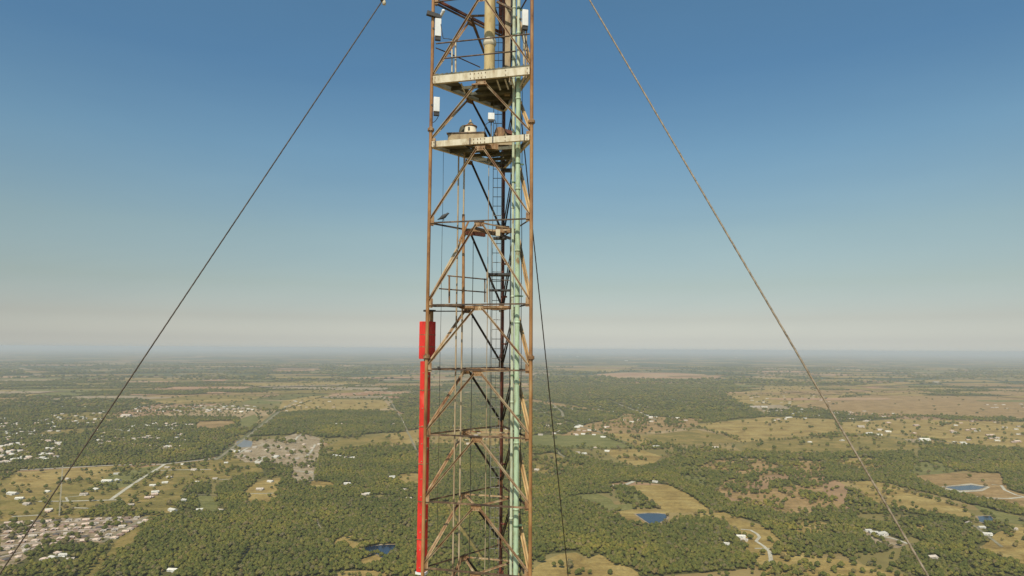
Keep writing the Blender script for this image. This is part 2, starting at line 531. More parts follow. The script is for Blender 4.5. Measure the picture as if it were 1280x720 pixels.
def tri(u, v, w=None):
    """barycentric-ish point on the deck: u along L->R, v towards B"""
    return (i9[0].lerp(i9[1], u)).lerp(i9[2], v)


p1 = platform(7.95, 0.225, [([tri(0.42, 0.0), tri(0.80, 0.0), tri(0.80, 0.25), tri(1, 0.25), i9[2], tri(0, 0.5), tri(0.35, 0.32)], 0.02, 0.0),
                         ([tri(0.02, 0.0), tri(0.2, 0.0), tri(0.1, 0.5), tri(0, 0.5)], 0.02, 0.002)], [])
p2 = platform(5.985, 0.175, [([tri(0.02, 0.0), tri(0.26, 0.0), tri(0.30, 0.4), tri(0.0, 0.42)], 0.02, 0.0),
                         ([tri(0.30, 0.18), tri(0.62, 0.1), tri(0.72, 0.6), tri(0.3, 0.62)], 0.02, 0.002),
                         ([tri(0.9, 0.2), tri(1, 0.25), tri(1, 0.78), tri(0.74, 0.74), tri(0.74, 0.3)], 0.02, 0.004)], [0.055, 0.405, 0.63, 0.935])
# grating lip on the upper deck
gr = T()
for k in range(60):
    t = 0.03 + 0.94 * k / 59
    q = on(PL.lerp(PR, t), 8.09) + Vector((0.0, 0.03, 0))
    gr.box(q, (0.05, 0.12, 0.05 + 0.02 * ((k * 7) % 3)))
gr.build('deck_grating', MAT['olive'], p1)
d_ = (PR - PL).normalized()
T().beam(on(PL, 8.085) + d_ * 0.07 + Vector((0, 0.03, 0)), on(PR, 8.085) - d_ * 0.07 + Vector((0, 0.03, 0)), 0.07, 0.045).build('toe_board', MAT['olive'], p1)
for t in (0.30, 0.66, 0.74, 0.80, 0.93):
    a_ = on(PL.lerp(PR, t), 7.82) + Vector((0, 0.10, 0))
    T().beam(a_, a_ + Vector((0.10 if t < 0.9 else -0.14, 0.25, -0.20)), 0.035, 0.035).build('deck_bracket', MAT['cream'], p1)
# apex frame below the upper platform
hx = T()
q1, q2 = at(589.5, 106, 18.05), at(608.5, 104.5, 17.95)
hx.angle(q1, q2, 0.06, 0.01)
hx.build('apex_tie', MAT['gusset'], tower)
# red bracket under the lower platform
T().box(at(615.5, 183, 18.3), (0.34, 0.06, 0.16), 0.2).build('hanger_bracket', MAT['gusset'], p2)
T().box(at(606, 181.5, 18.2), (0.36, 0.05, 0.07), 0.0).build('hanger_bracket', MAT['gusset'], p2)

# ---- handrails
def rail(name, parts, r, mat, par=tower, posts=()):
    mb = T()
    for pl_ in parts:
        mb.path(pl_, r, 8)
    o = mb.build(name, MAT[mat], par)
    for a, b_, rr, mm in posts:
        T().tube(a, b_, rr, 8).build('rail_post', MAT[mm], o)
    return o


rail('handrail', [[at(545, 54.5, 18.32), at(662, 42.5, 17.75)], [at(556, 73, 18.32), at(645, 64, 17.85)]], 0.022, 'strut', p1,
     [(at(569.5, 53, 18.32), at(569.5, 92, 18.32), 0.027, 'cream'), (at(565, 62, 18.6), at(565, 93, 18.6), 0.024, 'cream')])
rail('handrail', [[at(545, 60, 18.6), at(560, 66, 19.0)], [at(560, 66, 19.0), at(600, 84, 20.0)]], 0.018, 'strut', p1)
rail('handrail', [[at(559.5, 344.6, 18.75), at(607.5, 349.2, 19.5)], [at(549, 360.8, 18.75), at(607.5, 365.3, 19.5)]], 0.019, 'strut', tower,
     [(at(561.6, 344, 18.75), at(561.6, 379, 18.75), 0.026, 'leg'), (at(606, 348, 19.5), at(606, 378, 19.5), 0.02, 'strut'), (at(609, 340, 19.45), at(609, 378, 19.45), 0.024, 'brace')])
# walkway at eye level
T().box(at(607, 384.2, 18.9) , (1.5, 0.5, 0.07), -0.1).build('walkway_plank', MAT['gusset'], tower)
T().box(at(560, 382.2, 18.7) , (0.95, 0.3, 0.05), -0.24).build('walkway_plank', MAT['strut'], tower)
T().box(at(612, 461.5, 19.3) , (1.35, 0.35, 0.06), -0.14).build('walkway_plank', MAT['gusset'], tower)
# level clutter near y 285
T().angle(at(583, 288, 19.3), at(639, 290, 19.6), 0.10, 0.01).build('cross_beam', MAT['gusset'], tower)
T().beam(at(583, 291, 18.9), at(606, 294, 19.3), 0.08, 0.10).build('cross_beam', MAT['back_leg'], tower)
T().beam(at(594, 285, 18.6), at(638, 298, 20.2), 0.06, 0.08).build('cross_beam', MAT['strut'], tower)
T().box(at(622.5, 291, 19.2), (0.13, 0.1, 0.2)).build('step_bracket', MAT['cream'], tower)
T().box(at(628, 287, 20.3), (0.4, 0.3, 0.2), 0.2).build('leg_clamp', MAT['gusset'], tower)
T().box(at(625, 298, 19.9), (0.42, 0.25, 0.06)).build('step_bracket', MAT['dark'], tower)
T().box(at(633, 213, 20.2), (0.36, 0.16, 0.10)).build('leg_clamp', MAT['dark'], tower)
T().box(at(548.7, 459.3, 18.3), (0.08, 0.07, 0.055)).build('strut_clamp', MAT['dark'], tower)
# thick post between the two middle levels
T().tube(at(579.3, 268, 19.0), at(579.3, 381, 19.0), 0.042, 12).build('upright_post', MAT['leg'], tower)
T().beam(at(586, 276, 19.0), at(574, 302, 19.0), 0.05, 0.05).build('upright_brace', MAT['leg'], tower)
# bracing at the top inside of the tower
for a, b_, w_ in ((at(545, 0, 18.6), at(606, 31, 19.6), 0.07), (at(588, 20, 18.4), at(606, 19.5, 19.2), 0.06), (at(589, 22, 18.9), at(604.5, 64, 19.9), 0.06),
                  (at(604, 30, 19.7), at(632, 44, 20.2), 0.07), (at(621, 2, 19.0), at(641, 12, 19.0), 0.06)):
    T().beam(a, b_, w_, w_).build('inner_brace', MAT['back_leg' if w_ > 0.065 else 'strut'], tower)

# ---- ladder
LX, LY, LW = at(621.6, 250, 20.0).x, 19.95, 0.27
ladder = T().tube((LX, LY, Z(14)), (LX, LY, Z(-13)), 0.006, 6).build('ladder', MAT['ladder'], tower)
for s in (-1, 1):
    T().box((LX + s * LW / 2, LY, Z(0.5)), (0.018, 0.045, 27.0)).build('rail', MAT['ladder'], ladder)
for k in range(90):
    z = Z(13.8 - 0.3 * k)
    T().tube((LX - LW / 2, LY, z), (LX + LW / 2, LY, z), 0.011, 6).build('rung', MAT['ladder'], ladder)
o = T().box(at(624, 343.5, 19.6), (0.72, 0.45, 0.06)).build('rest_platform', MAT['dark'], tower)
T().box(at(625.5, 363, 19.6), (0.70, 0.30, 0.05)).build('rest_platform', MAT['dark'], tower)
for x in (612, 638):
    T().tube(at(x, 343, 19.45), at(x + 0.3, 383, 19.45), 0.014, 6).build('rail_post', MAT['strut'], o)
T().path([at(612, 349.5, 19.4), at(637, 350.5, 19.4)], 0.014, 6).build('rail_bar', MAT['strut'], o)

# back leg feed brackets
for py in (330, 371, 430, 505, 580, 655):
    T().box(at(630, py, 20.3), (0.20, 0.10, 0.05)).build('cable_clamp', MAT['back_leg'], tower)

# ================================================================== THINGS ON THE TOWER
def col_at(px, py, Y):
    q = at(px, py, Y)
    return q.x, q.y


# central mast above the upper deck
x, y = CEN.x + 0.0, CEN.y - 0.02
ant = empty('antenna_mast', (x, y, Z(8.0)))
tag(ant, 'thick yellowed round mast rising from the upper platform inside the tower', 'mast')
MB((x, y, Z(8.0))).tube((x, y, Z(8.0)), (x, y, Z(9.35)), 0.165, 28).tube((x, y, Z(9.41)), (x, y, Z(15.6)), 0.168, 28).build('tube', MAT['mast'], ant)
MB((x, y, Z(8.0))).lathe((x, y, Z(9.35)), [(0.168, -0.10), (0.205, -0.04), (0.205, 0.0), (0.195, 0.03), (0.205, 0.06), (0.17, 0.14)], 28).build('joint_ring', MAT['cream'], ant)
fin = MB((x, y, Z(8.0)))
for k in range(6):
    t = k * math.pi / 3 - 0.5
    dv = Vector((math.cos(t), math.sin(t), 0))
    fin.add([Vector((x, y, Z(8.0))) + dv * 0.16, Vector((x, y, Z(8.0))) + dv * 0.34, Vector((x, y, Z(8.55))) + dv * 0.17,
             Vector((x, y, Z(8.0))) + dv * 0.16 + dv.cross(Vector((0, 0, 1))) * 0.015, Vector((x, y, Z(8.0))) + dv * 0.34 + dv.cross(Vector((0, 0, 1))) * 0.015, Vector((x, y, Z(8.55))) + dv * 0.17 + dv.cross(Vector((0, 0, 1))) * 0.015],
            [(0, 1, 2), (5, 4, 3), (0, 3, 4, 1), (1, 4, 5, 2), (0, 2, 5, 3)])
fin.build('base_fins', MAT['mast'], ant)


def pipe(name, label, px, Y, rlow, rhigh, mat, flanges, grp):
    q = at(px, 360, Y)
    x, y = q.x, q.y
    e = empty(name, (x, y, Z(-13)))
    tag(e, label, 'pipe', grp)
    o = (x, y, Z(-13))
    MB(o).tube((x, y, Z(-13)), (x, y, Z(8.0)), rlow, 24).build('pipe_run', MAT[mat], e)
    MB(o).tube((x, y, Z(8.0)), (x, y, Z(15.5)), rhigh, 24).build('pipe_run', MAT['green_pale'], e)
    for h in flanges:
        r_ = (rlow if h < 8 else rhigh)
        MB(o).lathe((x, y, Z(h)), [(r_ + 0.001, -0.03), (r_ + 0.010, -0.027), (r_ + 0.010, 0.027), (r_ + 0.001, 0.03)], 20).build('flange', MAT[mat], e)
    for h in [f + 0.75 for f in flanges[::2]]:
        cl = MB(o)
        r_ = (rlow if h < 8 else rhigh)
        cl.lathe((x, y, Z(h)), [(r_ + 0.001, -0.025), (r_ + 0.008, -0.02), (r_ + 0.008, 0.02), (r_ + 0.001, 0.025)], 20)
        cl.box((x + 0.09, y + 0.06, Z(h)), (0.16, 0.04, 0.04), 0.4)
        cl.build('clamp', MAT['green_dark'], e)


pipe('transmission_pipe', 'wide mint green flanged pipe running up inside the right leg', 646.6, 18.15, 0.071, 0.054, 'green', [12.4, 10.9, 9.3, 7.3, 4.6, 2.8, 0.75, -0.95, -2.6, -4.4, -5.6, -7.4], 'green pipes beside the right leg')
pipe('transmission_pipe', 'narrower pale green pipe just left of the wide mint pipe', 640.7, 18.35, 0.040, 0.050, 'green_pale', [12.0, 10.2, 8.6, 6.9, 4.1, 1.5, -1.5, -4.7], 'green pipes beside the right leg')

# vertical conduits and cables
def vline(name, label, cat, px, Y, r, y0, y1, mat, grp=None, n=8):
    q0 = at(px, y0, Y)
    x = at(px, 360, Y).x
    z0 = q0.z
    z1 = at(px, y1, Y).z if y1 < 719 else Z(-12.5)
    mb = MB((x, Y, z1))
    k = max(2, int((z0 - z1) / 1.2))
    pts = [Vector((x + (0.006 * math.sin(i * 2.3 + px) if r < 0.016 else 0), Y, z0 + (z1 - z0) * i / k)) for i in range(k + 1)]
    mb.path(pts, r, n)
    o = mb.build(name, MAT[mat], None)
    return tag(o, label, cat, grp)


vline('conduit', 'tan vertical conduit at left inside the tower, the left one of a pair', 'conduit', 571.0, 19.1, 0.024, 190, 719, 'cond', 'pair of tan conduits')
vline('conduit', 'tan vertical conduit at left inside the tower, the right one of a pair', 'conduit', 578.2, 19.15, 0.026, 190, 719, 'cond', 'pair of tan conduits')
vline('hanging_cable', 'very thin cable hanging nearest the left leg below the lower platform', 'cable', 551.6, 18.9, 0.006, 182, 719, 'cable', 'thin vertical cables')
vline('hanging_cable', 'dark thin cable hanging straight down the middle of the tower', 'cable', 590.8, 19.0, 0.010, 300, 719, 'cable', 'thin vertical cables')
vline('hanging_cable', 'pale thin cable hanging between the middle cable and the ladder', 'cable', 609.5, 18.9, 0.011, 196, 719, 'cond', 'thin vertical cables')
vline('hanging_cable', 'thin dark cable hanging just left of the ladder', 'cable', 613.8, 19.3, 0.008, 300, 719, 'cable', 'thin vertical cables')
vline('hanging_cable', 'thin dark cable close to the left side of the pale green pipe', 'cable', 637.6, 18.8, 0.013, 90, 719, 'cable', 'thin vertical cables')
vline('hanging_cable', 'thin dark cable between wide mint pipe and right leg', 'cable', 651.7, 18.5, 0.010, 100, 719, 'cable', 'thin vertical cables')
for px_, r_, m_, nm_, lb_ in ((653.6, 0.030, 'cream', 'conduit', 'cream conduit just right of the green pipes above the upper platform'), (656.8, 0.020, 'tan', 'conduit', 'thin tan conduit nearest the right leg above the upper platform')):
    x_ = at(px_, 360, 18.1).x
    tag(MB((x_, 18.1, Z(7.9))).tube((x_, 18.1, Z(7.9)), (x_, 18.1, Z(10.0 if px_ > 655 else 9.6)), r_, 10).build(nm_, MAT[m_]), lb_, 'conduit')
# cable bundle beside the rear leg, upper part
q = at(636, 50, 20.3)
bun = MB((q.x, q.y, Z(7.9)))
for k in range(9):
    xx = q.x - 0.16 + 0.045 * k
    yy = q.y + 0.05 * math.sin(k * 2.1)
    pts = [Vector((xx + 0.02 * math.sin(k + i * 0.9), yy, Z(7.9 + i * 0.8))) for i in range(10)]
    bun.path(pts, 0.017 + 0.004 * (k % 3), 8)
tag(bun.build('feeder_cable_bundle', MAT['cable']), 'bundle of dark feeder cables beside the rear leg above the upper platform', 'cables')
q = at(634.5, 60, 19.4)
tag(MB((q.x, q.y, Z(7.9))).box((q.x, q.y, Z(9.5)), (0.17, 0.10, 3.2)).build('cable_tray', MAT['tan']), 'pale pinkish upright cable tray standing between the mast and the pipes', 'cable tray')
q = at(629, 22, 20.0)
tag(MB((q.x, q.y, Z(9.3))).box((q.x, q.y + 0.05, Z(11.3)), (0.30, 0.2, 2.0)).box((q.x - 0.25, q.y + 0.05, Z(11.9)), (0.3, 0.12, 0.7)).build('equipment_cabinet', MAT['back_leg'], bevel=0.01), 'dark rusty equipment cabinet fixed high on the rear leg', 'cabinet')

# white radio units
def panel(label, px0, px1, py0, py1, Y, grp, loops):
    a, b_ = at(px0, py1, Y), at(px1, py0, Y)
    w, hh = b_.x - a.x, b_.z - a.z
    c = (a + b_) / 2
    e = empty('panel_antenna', (c.x, c.y, a.z))
    tag(e, label, 'antenna', grp)
    o = (c.x, c.y, a.z)
    MB(o).box(c, (w, 0.13, hh), 0.25).build('radome', MAT['white'], e, bevel=0.012)
    MB(o).box((c.x, c.y + 0.01, a.z - 0.055), (w * 0.9, 0.10, 0.10), 0.25).build('connector_base', MAT['dark'], e)
    MB(o).box((c.x - w * 0.6, c.y + 0.05, c.z), (w * 0.7, 0.05, 0.05), 0.25).build('mounting_arm', MAT['dark'], e)
    for lp in loops:
        MB(o).path(lp, 0.010, 6).build('jumper_cable', MAT['cable'], e)
    return e


def arc(p0, p1, sag, n=10, side=Vector((0, 0, -1))):
    return [p0.lerp(p1, i / n) + side * (4 * sag * (i / n) * (1 - i / n)) for i in range(n + 1)]


e = panel('white upright radio unit with dark bracket high on the left leg', 543.5, 551.5, 24, 46, 18.35, 'white radio units on the tower', [
    [at(551, 30, 18.2), at(552.5, 40, 18.2), at(554, 48, 18.2), at(560, 48.5, 18.2), at(566, 49.5, 18.3)]])
MB(e.location).beam(at(533.5, 16, 18.3), at(552, 22, 18.4), 0.12, 0.12).build('support_bracket', MAT['dark'], e)
MB(e.location).tube(at(550.5, 21, 18.4), at(554, 14.5, 18.3), 0.045, 12).lathe(at(554.2, 13.6, 18.3), [(0.02, -0.05), (0.05, -0.03), (0.055, 0.0), (0.04, 0.035), (0.01, 0.05)], 14).build('lamp_head', MAT['white'], e)
panel('white upright radio unit beside the left leg between the two platforms', 541.8, 549.6, 122, 140, 18.35, 'white radio units on the tower', [
    arc(at(548.5, 144, 18.3), at(541, 153, 18.4), 0.05)])
panel('pale grey upright radio unit inside the right leg above the upper platform', 652.5, 660, 13, 33, 18.0, 'white radio units on the tower', [
    arc(at(656, 36, 18.0), at(660, 60, 17.8), 0.12, side=Vector((-1, 0, 0))), arc(at(654, 36, 18.0), at(659, 78, 17.8), 0.05, side=Vector((1, 0, 0)))])

# small white box on pole
q0, q1 = at(614, 170, 18.4), at(614, 150, 18.4)
e = empty('small_box_antenna', q0)
tag(e, 'small square white box antenna on a thin pole above the lower platform', 'antenna')
MB(q0).box(at(614, 146, 18.35), (0.19, 0.14, 0.205), 0.1).build('radome', MAT['white'], e, bevel=0.012)
MB(q0).box(at(614, 151.5, 18.35), (0.14, 0.10, 0.05)).build('bracket', MAT['dark'], e)
MB(q0).tube(Vector((q0.x, q0.y, Z(6.0))), q1, 0.017, 8).build('pole', MAT['ladder'], e)
for a_, s_ in ((at(612, 153, 18.4), 1), (at(616, 148, 18.4), -1)):
    MB(q0).path(arc(a_, at(606 if s_ > 0 else 620, 166, 18.4), 0.12, side=Vector((s_ * -0.4, 0, 0.6))), 0.010, 6).build('jumper_cable', MAT['cable'], e)

# beacon on its tan housing
q = at(586, 169.5, 18.75)
hb = MB((q.x, q.y, Z(6.06)))
hb.box((q.x - 0.05, q.y, Z(6.22)), (1.10, 0.42, 0.33), -0.10)
o = hb.build('junction_housing', MAT['tan'], bevel=0.01)
tag(o, 'long tan box housing lying on the lower platform under the beacon', 'housing')
lid = MB(o.location).box((q.x - 0.05, q.y, Z(6.40)), (1.17, 0.46, 0.035), -0.10).build('lid', MAT['strut'], o)
q = at(588, 160, 18.75)
zb = Z(6.42)
e = empty('obstruction_beacon', (q.x, q.y, zb))
tag(e, 'cream round beacon with capped dome standing on the tan housing', 'beacon')
ob = (q.x, q.y, zb)
MB(ob).lathe(ob, [(0.21, 0), (0.21, 0.03), (0.185, 0.035), (0.185, 0.20), (0.17, 0.22)], 20).build('drum', MAT['cream'], e)
MB(ob).lathe((q.x, q.y, zb + 0.205), [(0.12, 0.015), (0.205, 0.018), (0.205, 0.04), (0.13, 0.075)], 20).build('cap', MAT['leg'], e)
MB(ob).lathe((q.x, q.y, zb + 0.275), [(0.10, 0.0), (0.085, 0.06), (0.045, 0.10), (0.03, 0.16), (0.006, 0.2)], 14).build('finial', MAT['tan'], e)
MB(ob).lathe((q.x - 0.20, q.y + 0.12, zb), [(0.15, 0.0), (0.15, 0.17), (0.125, 0.25), (0.07, 0.31), (0.01, 0.335)], 18).build('side_dome', MAT['olive'], e)
MB(ob).box((q.x - 0.03, q.y - 0.185, zb + 0.12), (0.05, 0.03, 0.09)).build('latch', MAT['dark'], e)

# winch
q = at(628, 164, 18.75)
ob = Vector((q.x, q.y, Z(6.06)))
e = empty('cable_winch', ob)
e.scale = (1.25, 1.1, 1.35)
tag(e, 'tan cable winch with triangular side frames at the right of the lower platform', 'winch')
for s in (-0.13, 0.13):
    MB(ob).add([ob + Vector((-0.32, s, 0)), ob + Vector((0.30, s, 0)), ob + Vector((0.02, s, 0.36)), ob + Vector((-0.14, s, 0.36)),
                ob + Vector((-0.32, s + 0.02, 0)), ob + Vector((0.30, s + 0.02, 0)), ob + Vector((0.02, s + 0.02, 0.36)), ob + Vector((-0.14, s + 0.02, 0.36))],
               [(0, 1, 2, 3), (7, 6, 5, 4), (0, 4, 5, 1), (1, 5, 6, 2), (2, 6, 7, 3), (3, 7, 4, 0)]) if False else None
    w_ = MB(ob)
    w_.add([ob + Vector((-0.32, s, 0)), ob + Vector((0.30, s, 0)), ob + Vector((0.02, s, 0.36)), ob + Vector((-0.14, s, 0.36)),
            ob + Vector((-0.32, s + 0.02, 0)), ob + Vector((0.30, s + 0.02, 0)), ob + Vector((0.02, s + 0.02, 0.36)), ob + Vector((-0.14, s + 0.02, 0.36))],
           [(0, 1, 2, 3), (7, 6, 5, 4), (0, 4, 5, 1), (1, 5, 6, 2), (2, 6, 7, 3), (3, 7, 4, 0)])
    w_.build('side_frame', MAT['tan'], e)
MB(ob).tube(ob + Vector((-0.06, -0.20, 0.27)), ob + Vector((-0.06, 0.2, 0.27)), 0.12, 18).build('drum', MAT['gusset'], e)
MB(ob).box(ob + Vector((0.18, 0, 0.30)), (0.28, 0.2, 0.08), 0, Matrix.Rotation(0.3, 3, 'Y')).build('motor', MAT['back_leg'], e)

# ---- red antenna clamped behind left leg
YR = 18.86
x0 = at(529.2, 600, YR).x
e = empty('red_box_mast', (x0, YR, at(529, 714, YR).z))
tag(e, 'tall red box section unit with a wider red top, clamped behind the left leg', 'antenna')
ob = e.location.copy()
zt, zm, zl = at(530, 402, YR).z, at(530, 448.5, YR).z, at(530, 714, YR).z
rot = R(-24)
MB(ob).box((x0 + 0.04, YR, (zt + zm) / 2), (0.345, 0.36, zt - zm), rot).build('upper_housing', MAT['red'], e, bevel=0.01)
MB(ob).box((x0, YR, (zm - 0.07 + zl) / 2), (0.225, 0.22, zm - 0.07 - zl), rot).build('lower_housing', MAT['red'], e, bevel=0.008)
MB(ob).tube((x0 + 0.04, YR, zm - 0.075), (x0 + 0.04, YR, zm + 0.002), 0.085, 14).build('neck', MAT['dark'], e)
MB(ob).tube((x0 + 0.09, YR, zt), (x0 + 0.09, YR, at(532, 389, YR).z), 0.115, 16).build('top_neck', MAT['gusset'], e)
MB(ob).tube((x0 + 0.09, YR, at(532, 389.5, YR).z), (x0 + 0.09, YR, at(532, 387.5, YR).z), 0.185, 18).build('top_flange', MAT['dark'], e)
MB(ob).tube((x0 + 0.09, YR, at(532, 389, YR).z), at(588, 389, YR + 0.5), 0.017, 8).build('support_arm', MAT['dark'], e)
MB(ob).box((x0, YR, zl - 0.04), (0.3, 0.2, 0.07), rot).build('foot_bracket', MAT['white'], e)
bl = MB(ob)
nrm = Matrix.Rotation(rot, 3, 'Z') @ Vector((0, -1, 0))
for py in range(466, 712, 22):
    q = Vector((x0, YR, at(529, py, YR).z)) + nrm * 0.112
    bl.tube(q - nrm * 0.004, q + nrm * 0.016, 0.014, 8)
bl.build('bolt_row', MAT['tan'], e)
for z in [zm + 0.35, zm + 0.7] + [zm - 0.9 - 1.05 * k for k in range(6)]:
    wd = 0.352 if z > zm else 0.232
    MB(ob).box((x0 + (0.04 if z > zm else 0), YR, z), (wd, wd + 0.012, 0.018), rot).build('seam_band', MAT['gusset'], e)
for py in (470, 560, 650):
    z = at(529, py, YR).z
    MB(ob).beam(Vector((x0 + 0.1, YR, z)), Vector((PL.x, PL.y + 0.05, z)), 0.05, 0.06).build('clamp', MAT['gusset'], e)

# ---- bird
q = at(554.5, 278.6, 18.27)
zt_ = on(PL, 3.64).z + 0.037
bird_o = Vector((q.x, q.y - 0.0, zt_))
bm = bmesh.new()
sk = [(-0.205, 0.0, 0.045, 0.010), (-0.13, 0, 0.075, 0.030), (-0.05, 0, 0.115, 0.062), (0.035, 0, 0.155, 0.066), (0.095, 0, 0.195, 0.042), (0.125, 0, 0.225, 0.036), (0.15, 0, 0.235, 0.028), (0.185, 0, 0.232, 0.004)]
n = 12
rings = []
for i, (x, y, z, r_) in enumerate(sk):
    ring = []
    for k in range(n):
        t = 2 * math.pi * k / n
        ring.append(bm.verts.new((x - math.sin(0.5) * r_ * math.cos(t) * 0.6, r_ * 0.85 * math.sin(t), z + r_ * math.cos(t))))
    rings.append(ring)
for a, b_ in zip(rings[:-1], rings[1:]):
    for k in range(n):
        bm.faces.new((a[k], a[(k + 1) % n], b_[(k + 1) % n], b_[k]))
bm.faces.new(rings[0][::-1]); bm.faces.new(rings[-1])
for s in (-1, 1):
    for sgn in (0,):
        vs = []
        for z, r_ in ((0.11, 0.008), (0.0, 0.006)):
            for k in range(5):
                t = 2 * math.pi * k / 5
                vs.append(bm.verts.new((0.0 + r_ * math.cos(t), s * 0.025 + r_ * math.sin(t), z)))
        for k in range(5):
            bm.faces.new((vs[k], vs[(k + 1) % 5], vs[5 + (k + 1) % 5], vs[5 + k]))
me = bpy.data.meshes.new('bird'); bm.to_mesh(me); bm.free()
for pl_ in me.polygons: pl_.use_smooth = True
me.materials.append(MAT['bird'])
bird = bpy.data.objects.new('bird', me); bird.location = bird_o; bird.rotation_euler = (0, 0, -0.2); bird.scale = (0.92, 0.92, 0.92)
COL.objects.link(bird)
tag(bird, 'dark bird perched on the tower strut near the left leg', 'bird')

# ---- guy wires
def guy(P, slope_deg, mat, r, label, seen=None):
    u = (P - CEN).normalized()
    top = on(P, 13.1)
    s = math.tan(R(slope_deg))
    if seen:
        # the wire lies in the upright plane through the tower axis and its leg; two sightings fix it
        nn_ = Vector((-u.y, u.x, 0))
        hit = []
        for q in seen:
            d_ = ray(*q)
            p_ = Vector((0, 0, H)) + d_ * (nn_.dot(CEN) / nn_.dot(d_))
            hit.append(((p_ - Vector((CEN.x, CEN.y, 0))).dot(u), p_.z))
        s = -(hit[1][1] - hit[0][1]) / (hit[1][0] - hit[0][0])
        top.z = hit[0][1] + s * (hit[0][0] - (P - CEN).length)
        print('guy', math.degrees(math.atan(s)), top.z - H)
    L = (top.z) / s
    end = Vector((top.x + u.x * L, top.y + u.y * L, 0.0))
    o_ = top.copy()
    e = empty('guy_wire', o_)
    tag(e, label, 'guy wire', 'guy wires of the lattice tower')
    d = (end - top).normalized()
    tot = (end - top).length
    x = d.cross(Vector((0, 0, 1))).normalized(); y = x.cross(d).normalized()
    mb = MB(o_)
    nn = 24
    def rings(s0, s1, step, tw):
        vs, fs = [], []
        cnt = int((s1 - s0) / step) + 1
        for i in range(cnt + 1):
            t_ = s0 + (s1 - s0) * i / cnt
            for k in range(nn):
                a_ = 2 * math.pi * k / nn
                rr = r * (0.86 + 0.22 * abs(math.cos(1.5 * (a_ - t_ * tw))))
                vs.append(top + d * t_ + (x * math.cos(a_) + y * math.sin(a_)) * rr)
        for i in range(cnt):
            for k in range(nn):
                fs.append((i * nn + k, i * nn + (k + 1) % nn, (i + 1) * nn + (k + 1) % nn, (i + 1) * nn + k))
        mb.add(vs, fs, True)
    rings(0.35, 34, 0.06, 9.0)
    mb.tube(top + d * 34, end, r, 8)
    mb.build('strand', MAT[mat], e)
    MB(o_).tube(top - Vector((u.x, u.y, 0)) * 0.0, top + d * 0.36, 0.05, 10, r * 1.05).build('socket', MAT['gusset'], e)
    MB((0, 0, 0)) 
    ab = MB(o_).box(end + Vector((0, 0, 0.4)), (2.0, 2.0, 1.4)).build('ground_anchor', MAT['olive'], e)
    return e, top, d


gl, topl, dl = guy(PL, 61.3, 'guy_dark', 0.0165, 'dark taut guy wire slanting down to the left of the tower', ((478.5, 0), (0, 717)))
gr_, topr, dr = guy(PR, 62.2, 'guy_tan', 0.0195, 'tan twisted guy wire slanting down to the right of the tower', ((737, 0), (1160, 720)))
guy(PB, 62.0, 'guy_dark', 0.022, 'thin dark guy wire running down behind the right leg')
# fitting at the top of the left guy
q = topl + dl * 3.2
MB(gl.location).tube(q - dl * 0.22 + Vector((0.0, 0, 0.02)), q + Vector((0.02, 0, 0.02)), 0.06, 12).build('clamp', MAT['dark'], gl)
MB(gl.location).lathe(q + Vector((0.08, 0, -0.04)), [(0.02, -0.06), (0.05, -0.04), (0.055, 0.03), (0.03, 0.09)], 12).build('weight', MAT['cream'], gl)

# ================================================================== LAND
# one ground sheet, finer near the tower
ax = [0.0]
v = 250.0
while v < 190000:
    ax.append(v); v *= 1.35
xs = sorted([-a for a in ax[1:]] + ax)
vs = [(a, b_, 0) for b_ in xs for a in xs]
n = len(xs)
fs = [(j * n + i, j * n + i + 1, (j + 1) * n + i + 1, (j + 1) * n + i) for j in range(n - 1) for i in range(n - 1)]
me = bpy.data.meshes.new('ground'); me.from_pydata(vs, [], fs); me.materials.append(GROUND)
g = bpy.data.objects.new('ground', me); COL.objects.link(g)
tag(g, 'open flat country of woods, pasture and scattered towns reaching the horizon', 'ground', kind='structure')


def nz(x, y, s, seed=0.0):
    return noise.noise(Vector((x / s + seed, y / s - seed, seed * 0.7)))


def outline(pts, step=22.0, amp=5.0):
    """ground polygon from traced corners, its edges subdivided and made uneven"""
    g_ = [gnd(*q) for q in pts]
    out = []
    for a, b_ in zip(g_, g_[1:] + g_[:1]):
        L = (b_ - a).length
        k = max(1, min(60, int(L / step)))
        for i in range(k):
            q = a.lerp(b_, i / k)
            out.append(Vector((q.x + amp * nz(q.x, q.y, 60, 3.1), q.y + amp * nz(q.x, q.y, 60, 9.7), 0)))
    return out


def sheet(name, pts, z, mat, label, step=22.0, amp=5.0, cat='field', raw=False):
    o_ = pts if raw else outline(pts, step, amp)
    tr = tessellate_polygon([o_])
    me = bpy.data.meshes.new(name)
    me.from_pydata([(q.x, q.y, 0) for q in o_], [], [tuple(t) for t in tr])
    bm = bmesh.new(); bm.from_mesh(me)
    bmesh.ops.recalc_face_normals(bm, faces=bm.faces)
    for f_ in bm.faces:
        if f_.normal.z < 0: f_.normal_flip()
    bm.to_mesh(me); bm.free()
    me.materials.append(mat)
    o = bpy.data.objects.new(name, me); o.location = (0, 0, z)
    COL.objects.link(o)
    tag(o, label, cat, kind='structure')
    return o


def inpoly(P, poly):
    x, y = P[:, 0], P[:, 1]
    r = np.zeros(len(P), bool)
    n = len(poly)
    j = n - 1
    for i in range(n):
        xi, yi = poly[i][0], poly[i][1]
        xj, yj = poly[j][0], poly[j][1]
        c = ((yi > y) != (yj > y)) & (x < (xj - xi) * (y - yi) / ((yj - yi) + 1e-12) + xi)
        r ^= c
        j = i
    return r


